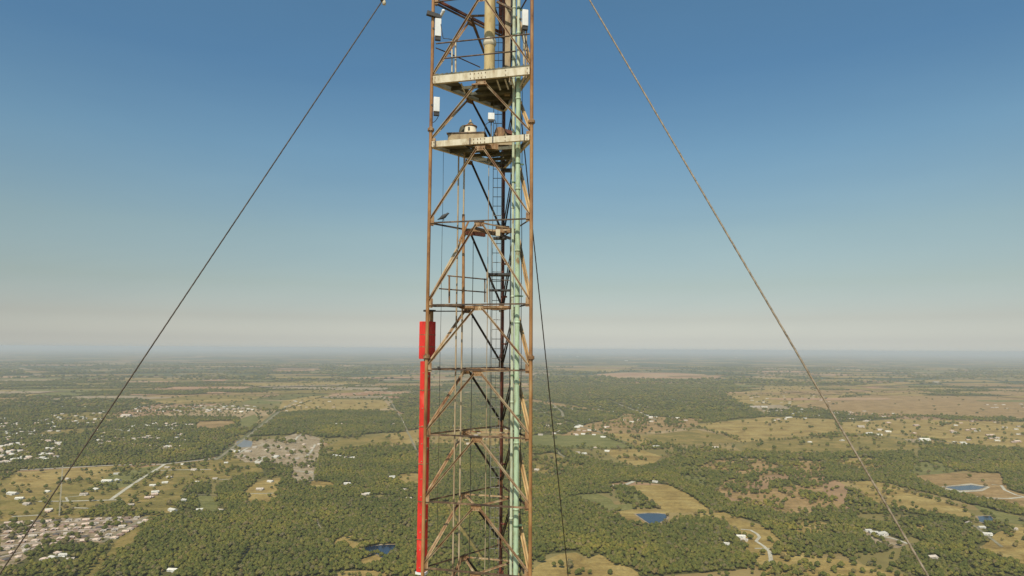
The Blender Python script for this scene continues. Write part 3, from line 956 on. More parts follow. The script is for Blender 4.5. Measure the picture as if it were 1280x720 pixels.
# -- woods traced as picture-corner lists, placed on the ground: (corners, tree density)
WOODS = [
    ([(118, 722), (135, 702), (150, 690), (172, 672), (180, 655), (200, 643), (225, 641), (262, 642), (292, 642), (300, 626), (312, 630), (330, 628), (380, 622), (420, 624), (522, 620), (600, 618), (700, 620), (718, 622), (760, 641), (778, 652), (800, 662), (822, 658), (850, 650), (870, 646), (905, 650), (925, 660), (930, 676), (945, 690), (960, 700), (930, 712), (880, 716), (800, 722), (770, 706), (720, 690), (690, 692), (664, 702), (640, 724)], 1.0),
    ([(392, 598), (400, 572), (425, 565), (460, 562), (528, 556), (600, 552), (664, 556), (700, 562), (745, 576), (800, 586), (830, 576), (880, 567), (960, 567), (985, 569), (1060, 566), (1140, 566), (1138, 580), (1140, 596), (1100, 604), (1068, 601), (1040, 600), (1030, 590), (985, 590), (960, 592), (935, 604), (905, 602), (893, 614), (912, 627), (940, 637), (965, 632), (1000, 642), (1040, 638), (1070, 640), (1075, 652), (1120, 655), (1140, 668), (1110, 690), (1050, 692), (1010, 694), (985, 682), (965, 668), (950, 655), (905, 641), (888, 636), (860, 618), (833, 606), (790, 602), (762, 605), (764, 616), (740, 617), (700, 622), (600, 622), (520, 622), (450, 616), (400, 620)], 0.95),
    ([(270, 607), (300, 598), (322, 596), (318, 606), (306, 616), (314, 640), (285, 643), (272, 627)], 1.0),
    ([(215, 640), (228, 620), (232, 605), (245, 598), (262, 602), (262, 620), (255, 640)], 0.6),
    ([(352, 602), (375, 600), (400, 611), (450, 612), (480, 618), (400, 626), (349, 628)], 0.95),
    ([(322, 584), (340, 580), (365, 584), (366, 594), (320, 596)], 0.45),
    ([(100, 647), (112, 636), (130, 630), (152, 628), (172, 640), (186, 642), (178, 646)], 0.9),
    ([(0, 722), (0, 712), (22, 696), (45, 684), (95, 682), (142, 680), (136, 690), (112, 704), (100, 722)], 0.6),
    ([(0, 590), (0, 560), (20, 548), (60, 540), (120, 538), (180, 533), (300, 540), (272, 570), (240, 577), (205, 580), (170, 578), (142, 581), (60, 586)], 0.8),
    ([(0, 592), (22, 590), (28, 600), (20, 604), (0, 604)], 0.8),
    ([(0, 636), (12, 636), (22, 648), (0, 652)], 0.8),
    ([(100, 604), (75, 606), (52, 608), (40, 612), (36, 618), (55, 618), (95, 610)], 0.35),
    ([(300, 543), (345, 518), (375, 513), (415, 512), (440, 514), (484, 519), (528, 528), (528, 542), (480, 541), (410, 548), (380, 543), (310, 546)], 0.95),
    ([(120, 535), (150, 524), (200, 521), (298, 523), (315, 528), (300, 540), (180, 533)], 0.9),
    ([(0, 560), (0, 505), (60, 500), (150, 500), (200, 503), (165, 512), (120, 520), (115, 537), (60, 540), (20, 548)], 0.5),
    ([(1085, 596), (1140, 596), (1180, 613), (1230, 626), (1282, 638), (1282, 646), (1225, 634), (1170, 619), (1110, 604)], 1.0),
    ([(1150, 566), (1186, 558), (1282, 560), (1282, 618), (1256, 612), (1250, 596), (1225, 588), (1190, 590), (1176, 580), (1145, 578)], 0.95),
    ([(1120, 650), (1160, 643), (1205, 652), (1235, 676), (1252, 700), (1282, 712), (1282, 722), (1140, 722), (1120, 708), (1135, 690), (1150, 678), (1140, 668)], 0.85),
    ([(664, 556), (664, 505), (700, 512), (745, 508), (780, 518), (760, 530), (720, 542), (690, 543)], 0.6),
    ([(664, 515), (664, 470), (800, 474), (900, 476), (950, 490), (925, 505), (960, 520), (860, 530), (800, 520), (745, 506)], 0.7),
    ([(486, 508), (500, 495), (528, 490), (664, 495), (664, 545), (528, 545), (528, 528)], 0.8),
    ([(664, 668), (664, 700), (600, 722), (520, 722), (300, 722), (240, 722)], 1.0),
    ([(960, 510), (1030, 512), (1070, 520), (1130, 522), (1060, 530), (1010, 526), (960, 521)], 0.35),
    ([(962, 600), (1005, 598), (1006, 606), (962, 612)], 0.5),
    ([(1060, 610), (1088, 622), (1096, 632), (1130, 638), (1168, 640), (1210, 652), (1160, 645), (1080, 642), (1056, 632)], 0.6),
    ([(1232, 648), (1245, 650), (1262, 655), (1240, 676), (1225, 672)], 0.6),
]
# -- open land: kind, corners, tree density, label
FIELDS = [
    ('o', [(664, 569), (690, 566), (722, 576), (735, 590), (700, 596), (664, 594)], 0.30, 'thin wooded pasture right of the right leg'),
    ('g', [(838, 586), (868, 578), (886, 596), (880, 612), (862, 604)], 0.35, 'brushy green pasture beyond the large tan field'),
    ('t', [(1040, 574), (1085, 572), (1118, 582), (1096, 590), (1050, 586)], 0.30, 'scrubby tan clearing behind the right guy wire'),
    ('t', [(985, 655), (1020, 650), (1046, 658), (1030, 668), (996, 668)], 0.45, 'brushy clearing in the lower right wood'),
    ('o', [(60, 519), (110, 515), (150, 519), (120, 527), (70, 528)], 0.10, 'far olive pasture at the left'),
    ('o', [(170, 498), (250, 493), (330, 495), (300, 504), (200, 505)], 0.08, 'far olive pasture beyond the houses at the left'),
    ('o', [(0, 600), (22, 590), (145, 582), (175, 584), (272, 574), (304, 556), (330, 590), (270, 600), (232, 606), (226, 622), (213, 640), (180, 655), (172, 670), (150, 690), (132, 704), (118, 722), (100, 722), (112, 704), (136, 690), (142, 680), (170, 655), (186, 642), (172, 638), (150, 627), (110, 638), (100, 647), (0, 652)], 0.06, 'wide olive and tan pasture with scattered houses at the left'),
    ('t', [(22, 591), (100, 585), (145, 583), (128, 592), (95, 600), (40, 608), (10, 606)], 0.02, 'tan strip of pasture along the far left road'),
    ('g', [(142, 592), (175, 585), (205, 582), (188, 592), (160, 608), (140, 612), (120, 604)], 0.08, 'greener pasture beside the straight pale road'),
    ('g', [(240, 620), (262, 620), (274, 628), (268, 640), (255, 641)], 0.0, 'small green clearing beside the left wood'),
    ('b', [(304, 556), (325, 550), (350, 548), (372, 541), (395, 546), (404, 550), (402, 566), (394, 580), (392, 600), (380, 608), (363, 598), (366, 584), (340, 578), (306, 578), (292, 570)], 0.10, 'pale bare building plots with dirt tracks'),
    ('t', [(318, 604), (332, 600), (355, 596), (349, 612), (345, 628), (310, 628), (308, 614)], 0.02, 'tan square field with one white shed'),
    ('t', [(366, 601), (380, 608), (393, 601), (420, 604), (415, 608), (402, 612), (380, 607)], 0.02, 'small tan field at the edge of the plots'),
    ('o', [(405, 561), (425, 550), (482, 543), (500, 546), (490, 555), (450, 559), (412, 563)], 0.02, 'olive field above the middle wood'),
    ('t', [(482, 543), (528, 536), (528, 552), (500, 556), (490, 554)], 0.06, 'tan field left of the red mast'),
    ('t', [(345, 518), (354, 501), (385, 496), (415, 499), (480, 500), (486, 509), (470, 513), (420, 514), (400, 513), (375, 515)], 0.05, 'long tan field on the far side of the dark wood'),
    ('c', [(265, 575), (278, 574), (352, 516), (345, 514)], 0.0, 'straight mown corridor between dark woods'),
    ('g', [(298, 535), (300, 524), (318, 518), (325, 524), (312, 536)], 0.0, 'pale green clearing beside the corridor'),
    ('t', [(418, 680), (424, 671), (438, 667), (443, 671), (434, 675), (452, 680), (455, 690), (436, 690), (428, 682)], 0.15, 'tan clearing left of the dark pond'),
    ('t', [(452, 699), (470, 694), (482, 700), (484, 706), (455, 708), (446, 704)], 0.05, 'tan bank below the dark pond'),
    ('t', [(383, 697), (396, 695), (402, 702), (388, 706)], 0.1, 'tiny bare clearing in the left wood'),
    ('t', [(400, 722), (430, 714), (470, 713), (490, 717), (480, 722)], 0.05, 'tan clearing at the bottom of the left wood'),
    ('t', [(497, 594), (512, 591), (528, 593), (530, 612), (520, 606), (500, 604)], 0.05, 'tan clearing just left of the red mast'),
    ('t', [(560, 536), (664, 536), (664, 556), (600, 560), (540, 556)], 0.1, 'tan fields seen through the tower'),
    ('t', [(664, 712), (680, 701), (700, 693), (722, 691), (735, 700), (750, 693), (765, 702), (790, 710), (806, 722), (664, 724)], 0.07, 'tan field with lone trees below the right leg'),
    ('g', [(716, 619), (746, 617), (764, 624), (768, 631), (790, 630), (797, 633), (788, 637), (765, 640), (745, 632)], 0.0, 'green field above the blue pond'),
    ('t', [(768, 640), (795, 636), (835, 640), (834, 646), (812, 660), (800, 654), (782, 650)], 0.0, 'tan ground around the blue pond'),
    ('t', [(782, 607), (835, 606), (860, 618), (888, 636), (886, 641), (862, 641), (835, 641), (812, 628), (796, 617)], 0.0, 'large smooth tan field right of the tower'),
    ('g', [(766, 610), (782, 609), (800, 620), (820, 636), (795, 634), (775, 628)], 0.55, 'narrow tree strewn strip beside the large tan field'),
    ('t', [(855, 646), (880, 641), (905, 640), (925, 650), (945, 655), (963, 662), (975, 676), (1000, 690), (965, 700), (935, 692), (927, 668), (905, 652), (870, 648)], 0.04, 'tan field around the curved white drive'),
    ('p', [(872, 586), (890, 576), (922, 573), (960, 574), (1028, 577), (1030, 590), (960, 594), (940, 604), (925, 612), (897, 622), (893, 612), (912, 600), (920, 592)], 0.34, 'reddish scrubby field right of centre'),
    ('p', [(960, 612), (1000, 606), (1005, 596), (1030, 598), (1028, 614), (1054, 630), (1062, 640), (1030, 638), (1000, 646), (960, 640), (940, 630), (905, 620), (925, 613)], 0.2, 'brown scrubby clearing beyond the right wood'),
    ('t', [(1066, 603), (1085, 601), (1110, 605), (1160, 620), (1205, 635), (1216, 643), (1212, 652), (1190, 646), (1160, 640), (1130, 637), (1096, 631), (1085, 622)], 0.03, 'long tan field behind the right guy wire'),
    ('g', [(1137, 596), (1140, 584), (1148, 578), (1172, 577), (1196, 588), (1184, 592), (1150, 594)], 0.10, 'small green field at the right'),
    ('p', [(1144, 595), (1190, 591), (1250, 592), (1256, 602), (1258, 611), (1284, 620), (1284, 633), (1230, 625), (1180, 612)], 0.01, 'tan field around the banked reservoir'),
    ('g', [(1214, 630), (1270, 645), (1284, 649), (1284, 656), (1258, 654), (1232, 644)], 0.02, 'green strip below the reservoir'),
    ('t', [(1226, 684), (1240, 672), (1262, 658), (1284, 660), (1284, 706), (1262, 700)], 0.06, 'tan field at the right edge'),
    ('t', [(962, 684), (985, 684), (1012, 694), (1050, 700), (1100, 712), (1150, 722), (960, 724), (940, 705)], 0.26, 'tan field at the bottom right with round trees'),
    ('b', [(1076, 664), (1086, 661), (1108, 668), (1136, 680), (1122, 686), (1096, 680)], 0.12, 'bare farmyard with white sheds at the lower right'),
    ('t', [(1135, 655), (1165, 652), (1180, 664), (1150, 668)], 0.35, 'reddish scrub patch in the lower right wood'),
    ('g', [(664, 544), (754, 543), (782, 552), (800, 560), (740, 561), (664, 559)], 0.02, 'green and tan field right of the right leg'),
    ('t', [(755, 542), (785, 540), (802, 545), (816, 553), (796, 557), (775, 549)], 0.06, 'tan wedge field with a tree row'),
    ('o', [(802, 545), (870, 537), (900, 543), (924, 553), (855, 556), (825, 555), (812, 549)], 0.01, 'olive field beyond the farm'),
    ('t', [(870, 531), (960, 521), (1042, 524), (1048, 541), (960, 551), (924, 553), (897, 541)], 0.02, 'broad tan field right of centre'),
    ('t', [(758, 562), (800, 562), (828, 571), (818, 579), (790, 582), (764, 571)], 0.06, 'tan field with a few white houses'),
    ('o', [(960, 549), (1100, 545), (1165, 558), (1100, 566), (1000, 568), (955, 564), (925, 560), (940, 553)], 0.05, 'wide olive pasture at the right'),
    ('p', [(960, 505), (1090, 494), (1284, 495), (1284, 523), (1150, 520), (1080, 519), (1030, 512)], 0.01, 'broad reddish plain at the right'),
    ('t', [(1048, 528), (1130, 524), (1284, 528), (1284, 562), (1190, 558), (1120, 546), (1050, 541)], 0.04, 'tan plain with white sheds at the right'),
    ('r', [(1036, 484), (1110, 480), (1150, 487), (1080, 491)], 0.0, 'far pinkish field at the right'),
    ('r', [(742, 468), (780, 465.5), (840, 466), (880, 468), (908, 473), (830, 474), (770, 473)], 0.0, 'far reddish field right of the tower'),
    ('t', [(690, 462), (745, 457), (800, 457), (765, 465)], 0.0, 'far yellow field right of the tower'),
    ('r', [(330, 463.5), (352, 460), (396, 459.5), (402, 463), (364, 465)], 0.0, 'far pinkish field left of the tower'),
    ('p', [(640, 500), (664, 499), (800, 520), (880, 524), (870, 533), (800, 542), (745, 542), (700, 545), (735, 530), (790, 520)], 0.22, 'scrubby reddish ground with small houses right of the tower'),
    ('t', [(905, 492), (985, 484), (1080, 492), (1000, 505), (960, 511), (925, 504)], 0.12, 'far tan flat with a long white building'),
    ('b', [(1130, 549), (1160, 549), (1168, 552), (1140, 553)], 0.0, 'bright bare strip at the right'),
    ('b', [(940, 507), (975, 506), (990, 511), (950, 512)], 0.0, 'bright bare yard by the far long building'),
    ('p', [(242, 536), (250, 527), (290, 526), (296, 531), (270, 537)], 0.0, 'pinkish bare ground beyond the left wood'),
    ('o', [(35, 545), (60, 538), (130, 535), (95, 545)], 0.1, 'olive clearing amid the left town'),
    ('b', [(150, 522), (160, 519), (175, 520), (170, 524)], 0.0, 'bright yard at the far left'),
    ('t', [(20, 496), (60, 488), (105, 486), (60, 494)], 0.0, 'far tan strip at the left'),
    ('b', [(20, 459), (40, 462), (53, 468), (45, 470)], 0.0, 'far pale cut at the left'),
    ('s', [(0, 655), (60, 648), (178, 645), (184, 648), (150, 668), (130, 679), (105, 677), (78, 682), (48, 688), (25, 704), (0, 716)], 0.16, 'yards of the tightly built housing estate'),
]
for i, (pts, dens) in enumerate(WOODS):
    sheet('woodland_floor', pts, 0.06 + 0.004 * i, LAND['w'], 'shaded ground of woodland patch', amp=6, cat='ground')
for i, (k, pts, dens, lab) in enumerate(FIELDS):
    sheet('field', pts, 0.22 + 0.006 * i, LAND[k], lab, amp=5)

# water
PONDS = [
    ([(451.5, 688), (458, 684), (474, 682), (494, 681), (494, 686), (489, 690), (486, 697), (479, 698), (470, 692), (458, 693)], 'dark blue pond in the left wood'),
    ([(795, 643), (810, 642), (822, 642), (831, 643), (833, 647), (828, 652), (821, 654.5), (817, 658), (811, 654), (803, 649)], 'bright blue pond right of the tower'),
    ([(1180, 609), (1214, 606.5), (1231, 609), (1224, 612), (1200, 613.5)], 'blue banked reservoir at the right'),
    ([(296, 552), (305, 549.5), (316, 552), (314, 558.5), (302, 559.5), (295, 557)], 'pale grey pond beside the building plots'),
    ([(1222, 646), (1238, 645), (1242, 650), (1236, 656), (1224, 652)], 'dark pond among trees at the right edge'),
]
bank = outline([(1172, 609), (1214, 604.5), (1238, 609), (1228, 614), (1198, 616)], 12, 0)
sheet('reservoir_bank', bank, 0.70, ROAD, 'pale bank around the reservoir', raw=True, cat='ground')
for pts, lab in PONDS:
    g_ = outline(pts, 10, 2.5)
    cc = sum(g_, Vector()) / len(g_)
    sheet('pond_bank', [cc + (q - cc) * (1.0 + 7.0 / max(20, (q - cc).length)) for q in g_], 0.735, LAND['b'], 'muddy shore of the ' + lab.split(' at ')[0].split(' in ')[0].split(' right')[0].split(' beside')[0], raw=True, cat='shore')
for pts, lab in PONDS:
    sheet('pond_water', pts, 0.75, MUDDY if 'grey' in lab else WATER, lab, 10, 2.5, cat='pond')

# roads
def road(pts, w, z, mat, lab, name='road'):
    g_ = [gnd(*q) for q in pts]
    P = []
    for a, b_ in zip(g_[:-1], g_[1:]):
        k = max(1, int((b_ - a).length / 60))
        for i in range(k): P.append(a.lerp(b_, i / k))
    P.append(g_[-1])
    P = [Vector((q.x + 2.5 * nz(q.x, q.y, 150, 1.3), q.y + 2.5 * nz(q.x, q.y, 150, 5.3), 0)) for q in P]
    vs, fs = [], []
    for i, q in enumerate(P):
        d = (P[min(i + 1, len(P) - 1)] - P[max(i - 1, 0)]).normalized()
        nn = Vector((-d.y, d.x, 0)) * w / 2
        vs += [q + nn, q - nn]
    for i in range(len(P) - 1):
        fs.append((2 * i, 2 * i + 1, 2 * i + 3, 2 * i + 2))
    me = bpy.data.meshes.new(name); me.from_pydata([tuple(v_) for v_ in vs], [], fs); me.materials.append(mat)
    o = bpy.data.objects.new(name, me); o.location = (0, 0, z); COL.objects.link(o)
    tag(o, lab, 'road', kind='structure')


ROADS = [
    ([(138, 625), (158, 611), (178, 598), (207, 580)], 11, ROAD, 'straight pale road crossing the left pasture'),
    ([(18, 588), (60, 586), (145, 581.5), (205, 580.5), (270, 573)], 12, ROAD, 'long pale road along the edge of the left wood'),
    ([(48, 627), (84, 627), (112, 626), (152, 625)], 9, ROAD, 'pale lane crossing the left pasture'),
    ([(84, 627), (82, 622), (100, 620), (106, 618)], 6, ROAD, 'short drive off the pasture lane'),
    ([(90, 635), (120, 636)], 7, ROAD, 'short pale lane near the estate'),
    ([(190, 588.5), (225, 587.5), (264, 587)], 8, ROAD, 'faint lane in the left pasture'),
    ([(14, 646), (34, 645), (50, 644)], 7, ROAD, 'short lane above the estate'),
    ([(268, 599), (285, 600)], 5, ROAD, 'short drive to a shed at the left'),
    ([(232, 618), (276, 619.5)], 5, ROAD_DULL, 'faint lane through the left trees'),
    ([(308, 617.5), (345, 616.5)], 5, ROAD, 'lane across the tan square field'),
    ([(270, 575), (300, 553), (330, 530), (352, 512), (372, 500)], 12, ROAD_DULL, 'dull track along the mown corridor'),
    ([(466, 482), (480, 490), (490, 505), (502, 524), (512, 545), (526, 575)], 9, ROAD_DULL, 'straight track running away left of the red mast'),
    ([(558, 628), (572, 655), (590, 682), (604, 704)], 10, LAND['o'], 'worn ride through the wood seen under the tower'),
    ([(1148, 608.5), (1172, 609.5), (1200, 616.5), (1228, 622.5), (1262, 623.5), (1284, 621)], 11, ROAD, 'white road below the reservoir'),
    ([(1240, 606), (1252, 607), (1256, 613), (1270, 619), (1284, 622)], 8, ROAD, 'curved white road right of the reservoir'),
    ([(1172, 609), (1186, 614), (1200, 617)], 12, ROAD, 'white ramp of the reservoir'),
    ([(926, 662), (938, 663), (947, 668), (950, 672), (946, 677), (955, 683), (962, 690)], 7, ROAD, 'curved white drive in the right tan field'),
    ([(944, 686), (962, 686)], 5, ROAD, 'spur of the curved white drive'),
    ([(962, 690), (964, 700), (962, 704)], 8, ROAD, 'drive bending at the lower right'),
    ([(1100, 670), (1118, 674), (1135, 680), (1150, 682)], 9, ROAD, 'pale farm drive at the lower right'),
    ([(694, 562), (700, 568), (708, 573)], 10, ROAD_DULL, 'pale lane right of the right leg'),
    ([(763, 607), (782, 606), (792, 602)], 14, ROAD, 'pale lane at the head of the large tan field'),
    ([(434, 604), (446, 606), (456, 612)], 7, ROAD, 'pale drive in the middle wood'),
    ([(412, 624), (450, 622.5), (500, 624), (528, 625)], 8, ROAD_DULL, 'lane along the top of the left wood'),
    ([(395, 648), (398, 656), (402, 661)], 5, ROAD_DULL, 'short track in the left wood'),
    ([(390, 661), (404, 660.5)], 6, ROAD, 'pale patch of track in the left wood'),
    ([(318, 578), (327, 572), (334, 571)], 8, ROAD, 'first dirt loop of the building plots'),
    ([(325, 578), (330, 571), (334, 570)], 8, ROAD, 'second dirt loop of the building plots'),
    ([(300, 566), (310, 560), (330, 556), (352, 557)], 9, ROAD, 'dirt track at the head of the plots'),
    ([(367, 553), (372, 546), (382, 541)], 9, ROAD, 'dirt track in the middle of the plots'),
    ([(382, 571), (388, 566), (394, 556)], 9, ROAD, 'dirt track at the right of the plots'),
    ([(370, 589), (384, 590), (392, 591)], 9, ROAD, 'dirt track at the foot of the plots'),
    ([(404, 550), (396, 580), (391, 601)], 5, ROAD_DULL, 'fence line track right of the plots'),
    ([(184, 646), (160, 660), (128, 678)], 9, ROAD_DULL, 'straight street at the right end of the estate'),
    ([(0, 658), (60, 653), (172, 650)], 8, ASPH, 'upper street of the estate'),
    ([(0, 670), (60, 665), (156, 660)], 8, ASPH, 'middle street of the estate'),
    ([(0, 683.5), (60, 677.5), (140, 672)], 8, ASPH, 'lower street of the estate'),
    ([(0, 697), (30, 690), (48, 684)], 8, ASPH, 'curved street at the left end of the estate'),
    ([(1040, 546), (1100, 541), (1140, 545), (1200, 556), (1284, 562)], 12, ROAD_DULL, 'pale road across the right plain'),
    ([(1210, 652), (1232, 668), (1252, 684)], 7, ROAD_DULL, 'lane through houses at the right'),
    ([(0, 449), (50, 449)], 40, ROAD, 'far pale highway at the left'),
    ([(185, 440.3), (262, 440.3)], 220, ROAD, 'far white strip near the horizon at the left'),
    ([(755, 542), (690, 522), (664, 510)], 16, ROAD_DULL, 'lane through the reddish ground right of the tower'),
    ([(760, 500), (790, 512), (820, 525)], 20, ROAD_DULL, 'pale track slanting through the far reddish ground'),
    ([(690, 505), (702, 515), (705, 522)], 18, ROAD_DULL, 'far pale track right of the right leg'),
    ([(0, 470), (70, 474), (120, 484), (180, 480)], 34, ROAD_DULL, 'far pale road at the left'),
]
for i, (pts, w, mt, lab) in enumerate(ROADS):
    road(pts, w, 0.80 + 0.006 * i, mt, lab)
road([(311, 685), (306, 696), (300, 706), (296, 718)], 5, 0.78, DIRTW, 'dark creek winding through the left wood', 'creek_bed')

FARR = []
fm_v, fm_f, fm_m = [], [], []
kinds = ['t', 'p', 'o', 'g', 'w', 't', 'w', 'b', 'r']
for i in range(620):
    Y_ = 5600 * (7.5 ** random.random()) if i > 120 else random.uniform(4600, 9000)
    X_ = random.uniform(-0.82, 0.82) * Y_
    k = random.choice(kinds)
    if k == 'b' and random.random() < 0.6: k = 'o'
    if X_ / Y_ > 0.35 and Y_ < 12000 and random.random() < 0.5: k = random.choice('tp')
    L_, D_ = random.uniform(180, 900) * (1 + Y_ / 16000), random.uniform(90, 380) * (1 + Y_ / 20000)
    if k == 'w': L_ *= 1.5
    a_ = R(8) + random.choice((0, 0, 0, 0.35, -0.2))
    near_field = False
    c_ = Vector((X_, Y_, 0)); ux, uy = Vector((math.cos(a_), math.sin(a_), 0)), Vector((-math.sin(a_), math.cos(a_), 0))
    if Y_ - D_ < 5200 and abs(X_ / Y_) > 0.02 and X_ > 0: continue
    n0 = len(fm_v)
    ring = []
    nn_ = 14
    sh = random.uniform(-0.5, 0.5)
    for j in range(nn_):
        t = j / nn_ * 4
        e_, fr_ = int(t), t - int(t)
        cs = [(-1, -1), (1, -1), (1, 1), (-1, 1), (-1, -1)]
        x_ = cs[e_][0] + (cs[e_ + 1][0] - cs[e_][0]) * fr_; y_ = cs[e_][1] + (cs[e_ + 1][1] - cs[e_][1]) * fr_
        q = c_ + ux * (x_ * L_ / 2 + sh * y_ * D_ / 2 + random.uniform(-0.05, 0.05) * L_) + uy * (y_ * D_ / 2 + random.uniform(-0.07, 0.07) * D_)
        ring.append(q)
    fm_v += [(q.x, q.y, 0.012 * i) for q in ring] ; fm_f.append(tuple(range(n0, n0 + nn_))); fm_m.append('tpogwbr'.index(k))
    FARR.append((c_, ux, uy, L_, D_, k))
me = bpy.data.meshes.new('far_fields'); me.from_pydata(fm_v, [], fm_f)
for k in 'tpogwbr': me.materials.append(LAND[k])
me.polygons.foreach_set('material_index', fm_m)
ff = bpy.data.objects.new('far_fields', me); ff.location = (0, 0, 0.02); COL.objects.link(ff)
tag(ff, 'far patchwork of fields and woods towards the horizon', 'fields', kind='structure')

# hedgerows: rows of trees along edges (polyline, spacing, jitter)
HEDGES = [([(786, 545), (805, 553), (828, 557)], 14), ([(900, 541), (925, 552)], 16), ([(862, 532), (900, 542)], 16), ([(755, 545), (782, 556), (800, 562)], 14),
          ([(664, 560), (740, 561), (800, 562), (860, 560)], 16), ([(925, 553), (1000, 549), (1060, 546), (1100, 546)], 16), ([(1140, 545), (1180, 553), (1230, 560)], 12),
          ([(1000, 515), (1100, 519), (1284, 525)], 16), ([(0, 600), (20, 592)], 14), ([(782, 608), (800, 620), (822, 637)], 10), ([(888, 637), (862, 618), (836, 606)], 10),
          ([(870, 642), (905, 641), (888, 640)], 12), ([(768, 639), (795, 636)], 15), ([(1010, 508), (1060, 517)], 18), ([(345, 628), (355, 597)], 14), ([(404, 550), (393, 600)], 22),
          ([(230, 588), (264, 586)], 26), ([(150, 594), (185, 598)], 12), ([(110, 604), (130, 607)], 14), ([(100, 588), (112, 594)], 20), ([(345, 516), (400, 497)], 20),
          ([(1146, 642), (1212, 654)], 11), ([(1100, 606), (1210, 637)], 12), ([(1236, 548), (1284, 553)], 14), ([(1165, 531), (1200, 530)], 14), ([(70, 606), (100, 600)], 11)]

# ---- tree positions
def scatter():
    X = []
    def grid(x0, x1, y0, y1, step):
        gx, gy = np.meshgrid(np.arange(x0, x1, step), np.arange(y0, y1, step))
        P = np.stack([gx.ravel(), gy.ravel()], 1)
        return P + rng.uniform(-0.48, 0.48, P.shape) * step
    bands = [(1080, 2500, 7.4, 0.88), (2500, 4400, 11.0, 1.2), (4400, 8000, 24, 2.1), (8000, 16000, 58, 4.2)]
    for y0, y1, step, sc in bands:
        w = y1 * 0.86
        P = grid(-w, w, y0, y1, step)
        P = P[np.abs(P[:, 0]) < P[:, 1] * 0.86 + 60]
        # default land: sparse scattered trees in drifts
        nzv = np.sin(P[:, 0] / 310 + 1.3) * np.cos(P[:, 1] / 260) + 0.7 * np.sin(P[:, 0] / 97 + P[:, 1] / 141) + 0.5 * np.sin(P[:, 1] / 63 - P[:, 0] / 49)
        dens = np.where(nzv > 0.35, 0.5, 0.06)
        if y0 > 4000:
            nf = np.array([noise.fractal(Vector((x_ / 1500, y_ / 1100, 4.2)), 0.8, 2.1, 4) for x_, y_ in P])
            dens = np.where(nf > 0.13, 0.8, np.where(nf > -0.2, 0.13, 0.025))
            for c_, ux, uy, L_, D_, k in FARR:
                if c_.y > y1 + 1500 or c_.y < y0 - 1500: continue
                rx, ry = P[:, 0] - c_.x, P[:, 1] - c_.y
                ins = (np.abs(rx * ux.x + ry * ux.y) < L_ / 2) & (np.abs(rx * uy.x + ry * uy.y) < D_ / 2)
                dens = np.where(ins, 0.95 if k == 'w' else 0.02, dens)
            if y0 >= 8000: dens = dens * 0.6
        inw = np.zeros(len(P), bool)
        qw = np.array([(noise.noise(Vector((x_ / 38, y_ / 38, 1.7))), noise.noise(Vector((x_ / 38, y_ / 38, 8.3)))) for x_, y_ in P])
        Pw_ = P + qw * (16 if y0 < 4000 else 40)
        infield = np.zeros(len(P), bool)
        for pts, d in WOODS:
            poly = [(q.x, q.y) for q in (gnd(*c_) for c_ in pts)]
            m_ = inpoly(Pw_, poly)
            if d < 0.9:
                loc = np.clip(d + 0.45 * np.sin(P[:, 0] / 33 + 2) * np.cos(P[:, 1] / 41), 0, 1)
            else:
                loc = np.full(len(P), d)
            dens = np.where(m_, loc, dens)
        for k, pts, d, lab in FIELDS:
            poly = [(q.x, q.y) for q in outline(pts, 30, 5)]
            m_ = inpoly(Pw_, poly)
            infield |= m_
            cl = np.clip(1.2 * np.sin(P[:, 0] / 41 + P[:, 1] / 90) * np.cos(P[:, 1] / 53 - P[:, 0] / 120), 0, 1)
            dens = np.where(m_, d * (0.35 + 2.2 * cl) * (0.8 if step < 10 else 0.42), dens)
        for pts, lab in PONDS:
            dens = np.where(inpoly(P, [(q.x, q.y) for q in outline(pts, 30, 2)]), 0, dens)
        # keep roads and the creek open
        for pts, w_, mt, lab in ROADS + [([(311, 685), (306, 696), (300, 706), (296, 718)], 6, None, '')]:
            g_ = [gnd(*q) for q in pts]
            for a, b_ in zip(g_[:-1], g_[1:]):
                ab = np.array([b_.x - a.x, b_.y - a.y]); L2 = (ab ** 2).sum() + 1e-9
                t = np.clip(((P - np.array([a.x, a.y])) @ ab) / L2, 0, 1)
                dd = np.hypot(P[:, 0] - a.x - t * ab[0], P[:, 1] - a.y - t * ab[1])
                dens = np.where(dd < w_ / 2 + 2.5 * sc, 0, dens)
        keep = rng.uniform(size=len(P)) < dens
        Q = P[keep]
        s = rng.uniform(0.62, 1.35, len(Q)) * sc * np.where(infield[keep], 1.25 if y0 < 4000 else 0.9, 1.0)
        X.append(np.column_stack([Q, s]))
    for pts, sp_ in HEDGES:
        g_ = [gnd(*q) for q in pts]
        rows = []
        for a, b_ in zip(g_[:-1], g_[1:]):
            L = (b_ - a).length
            for i in range(int(L / sp_)):
                if random.random() < 0.2: continue
                q = a.lerp(b_, (i + random.random()) * sp_ / L)
                rows.append((q.x + random.uniform(-6, 6), q.y + random.uniform(-6, 6), random.uniform(0.6, 1.25) * (1 + a.y / 9000)))
        if rows: X.append(np.array(rows))
    return np.vstack(X)


# ---- houses: picture positions, footprint length, style
HOUSES = []


def hs(px, py, L, st):
    HOUSES.append((gnd(px, py), L, st))


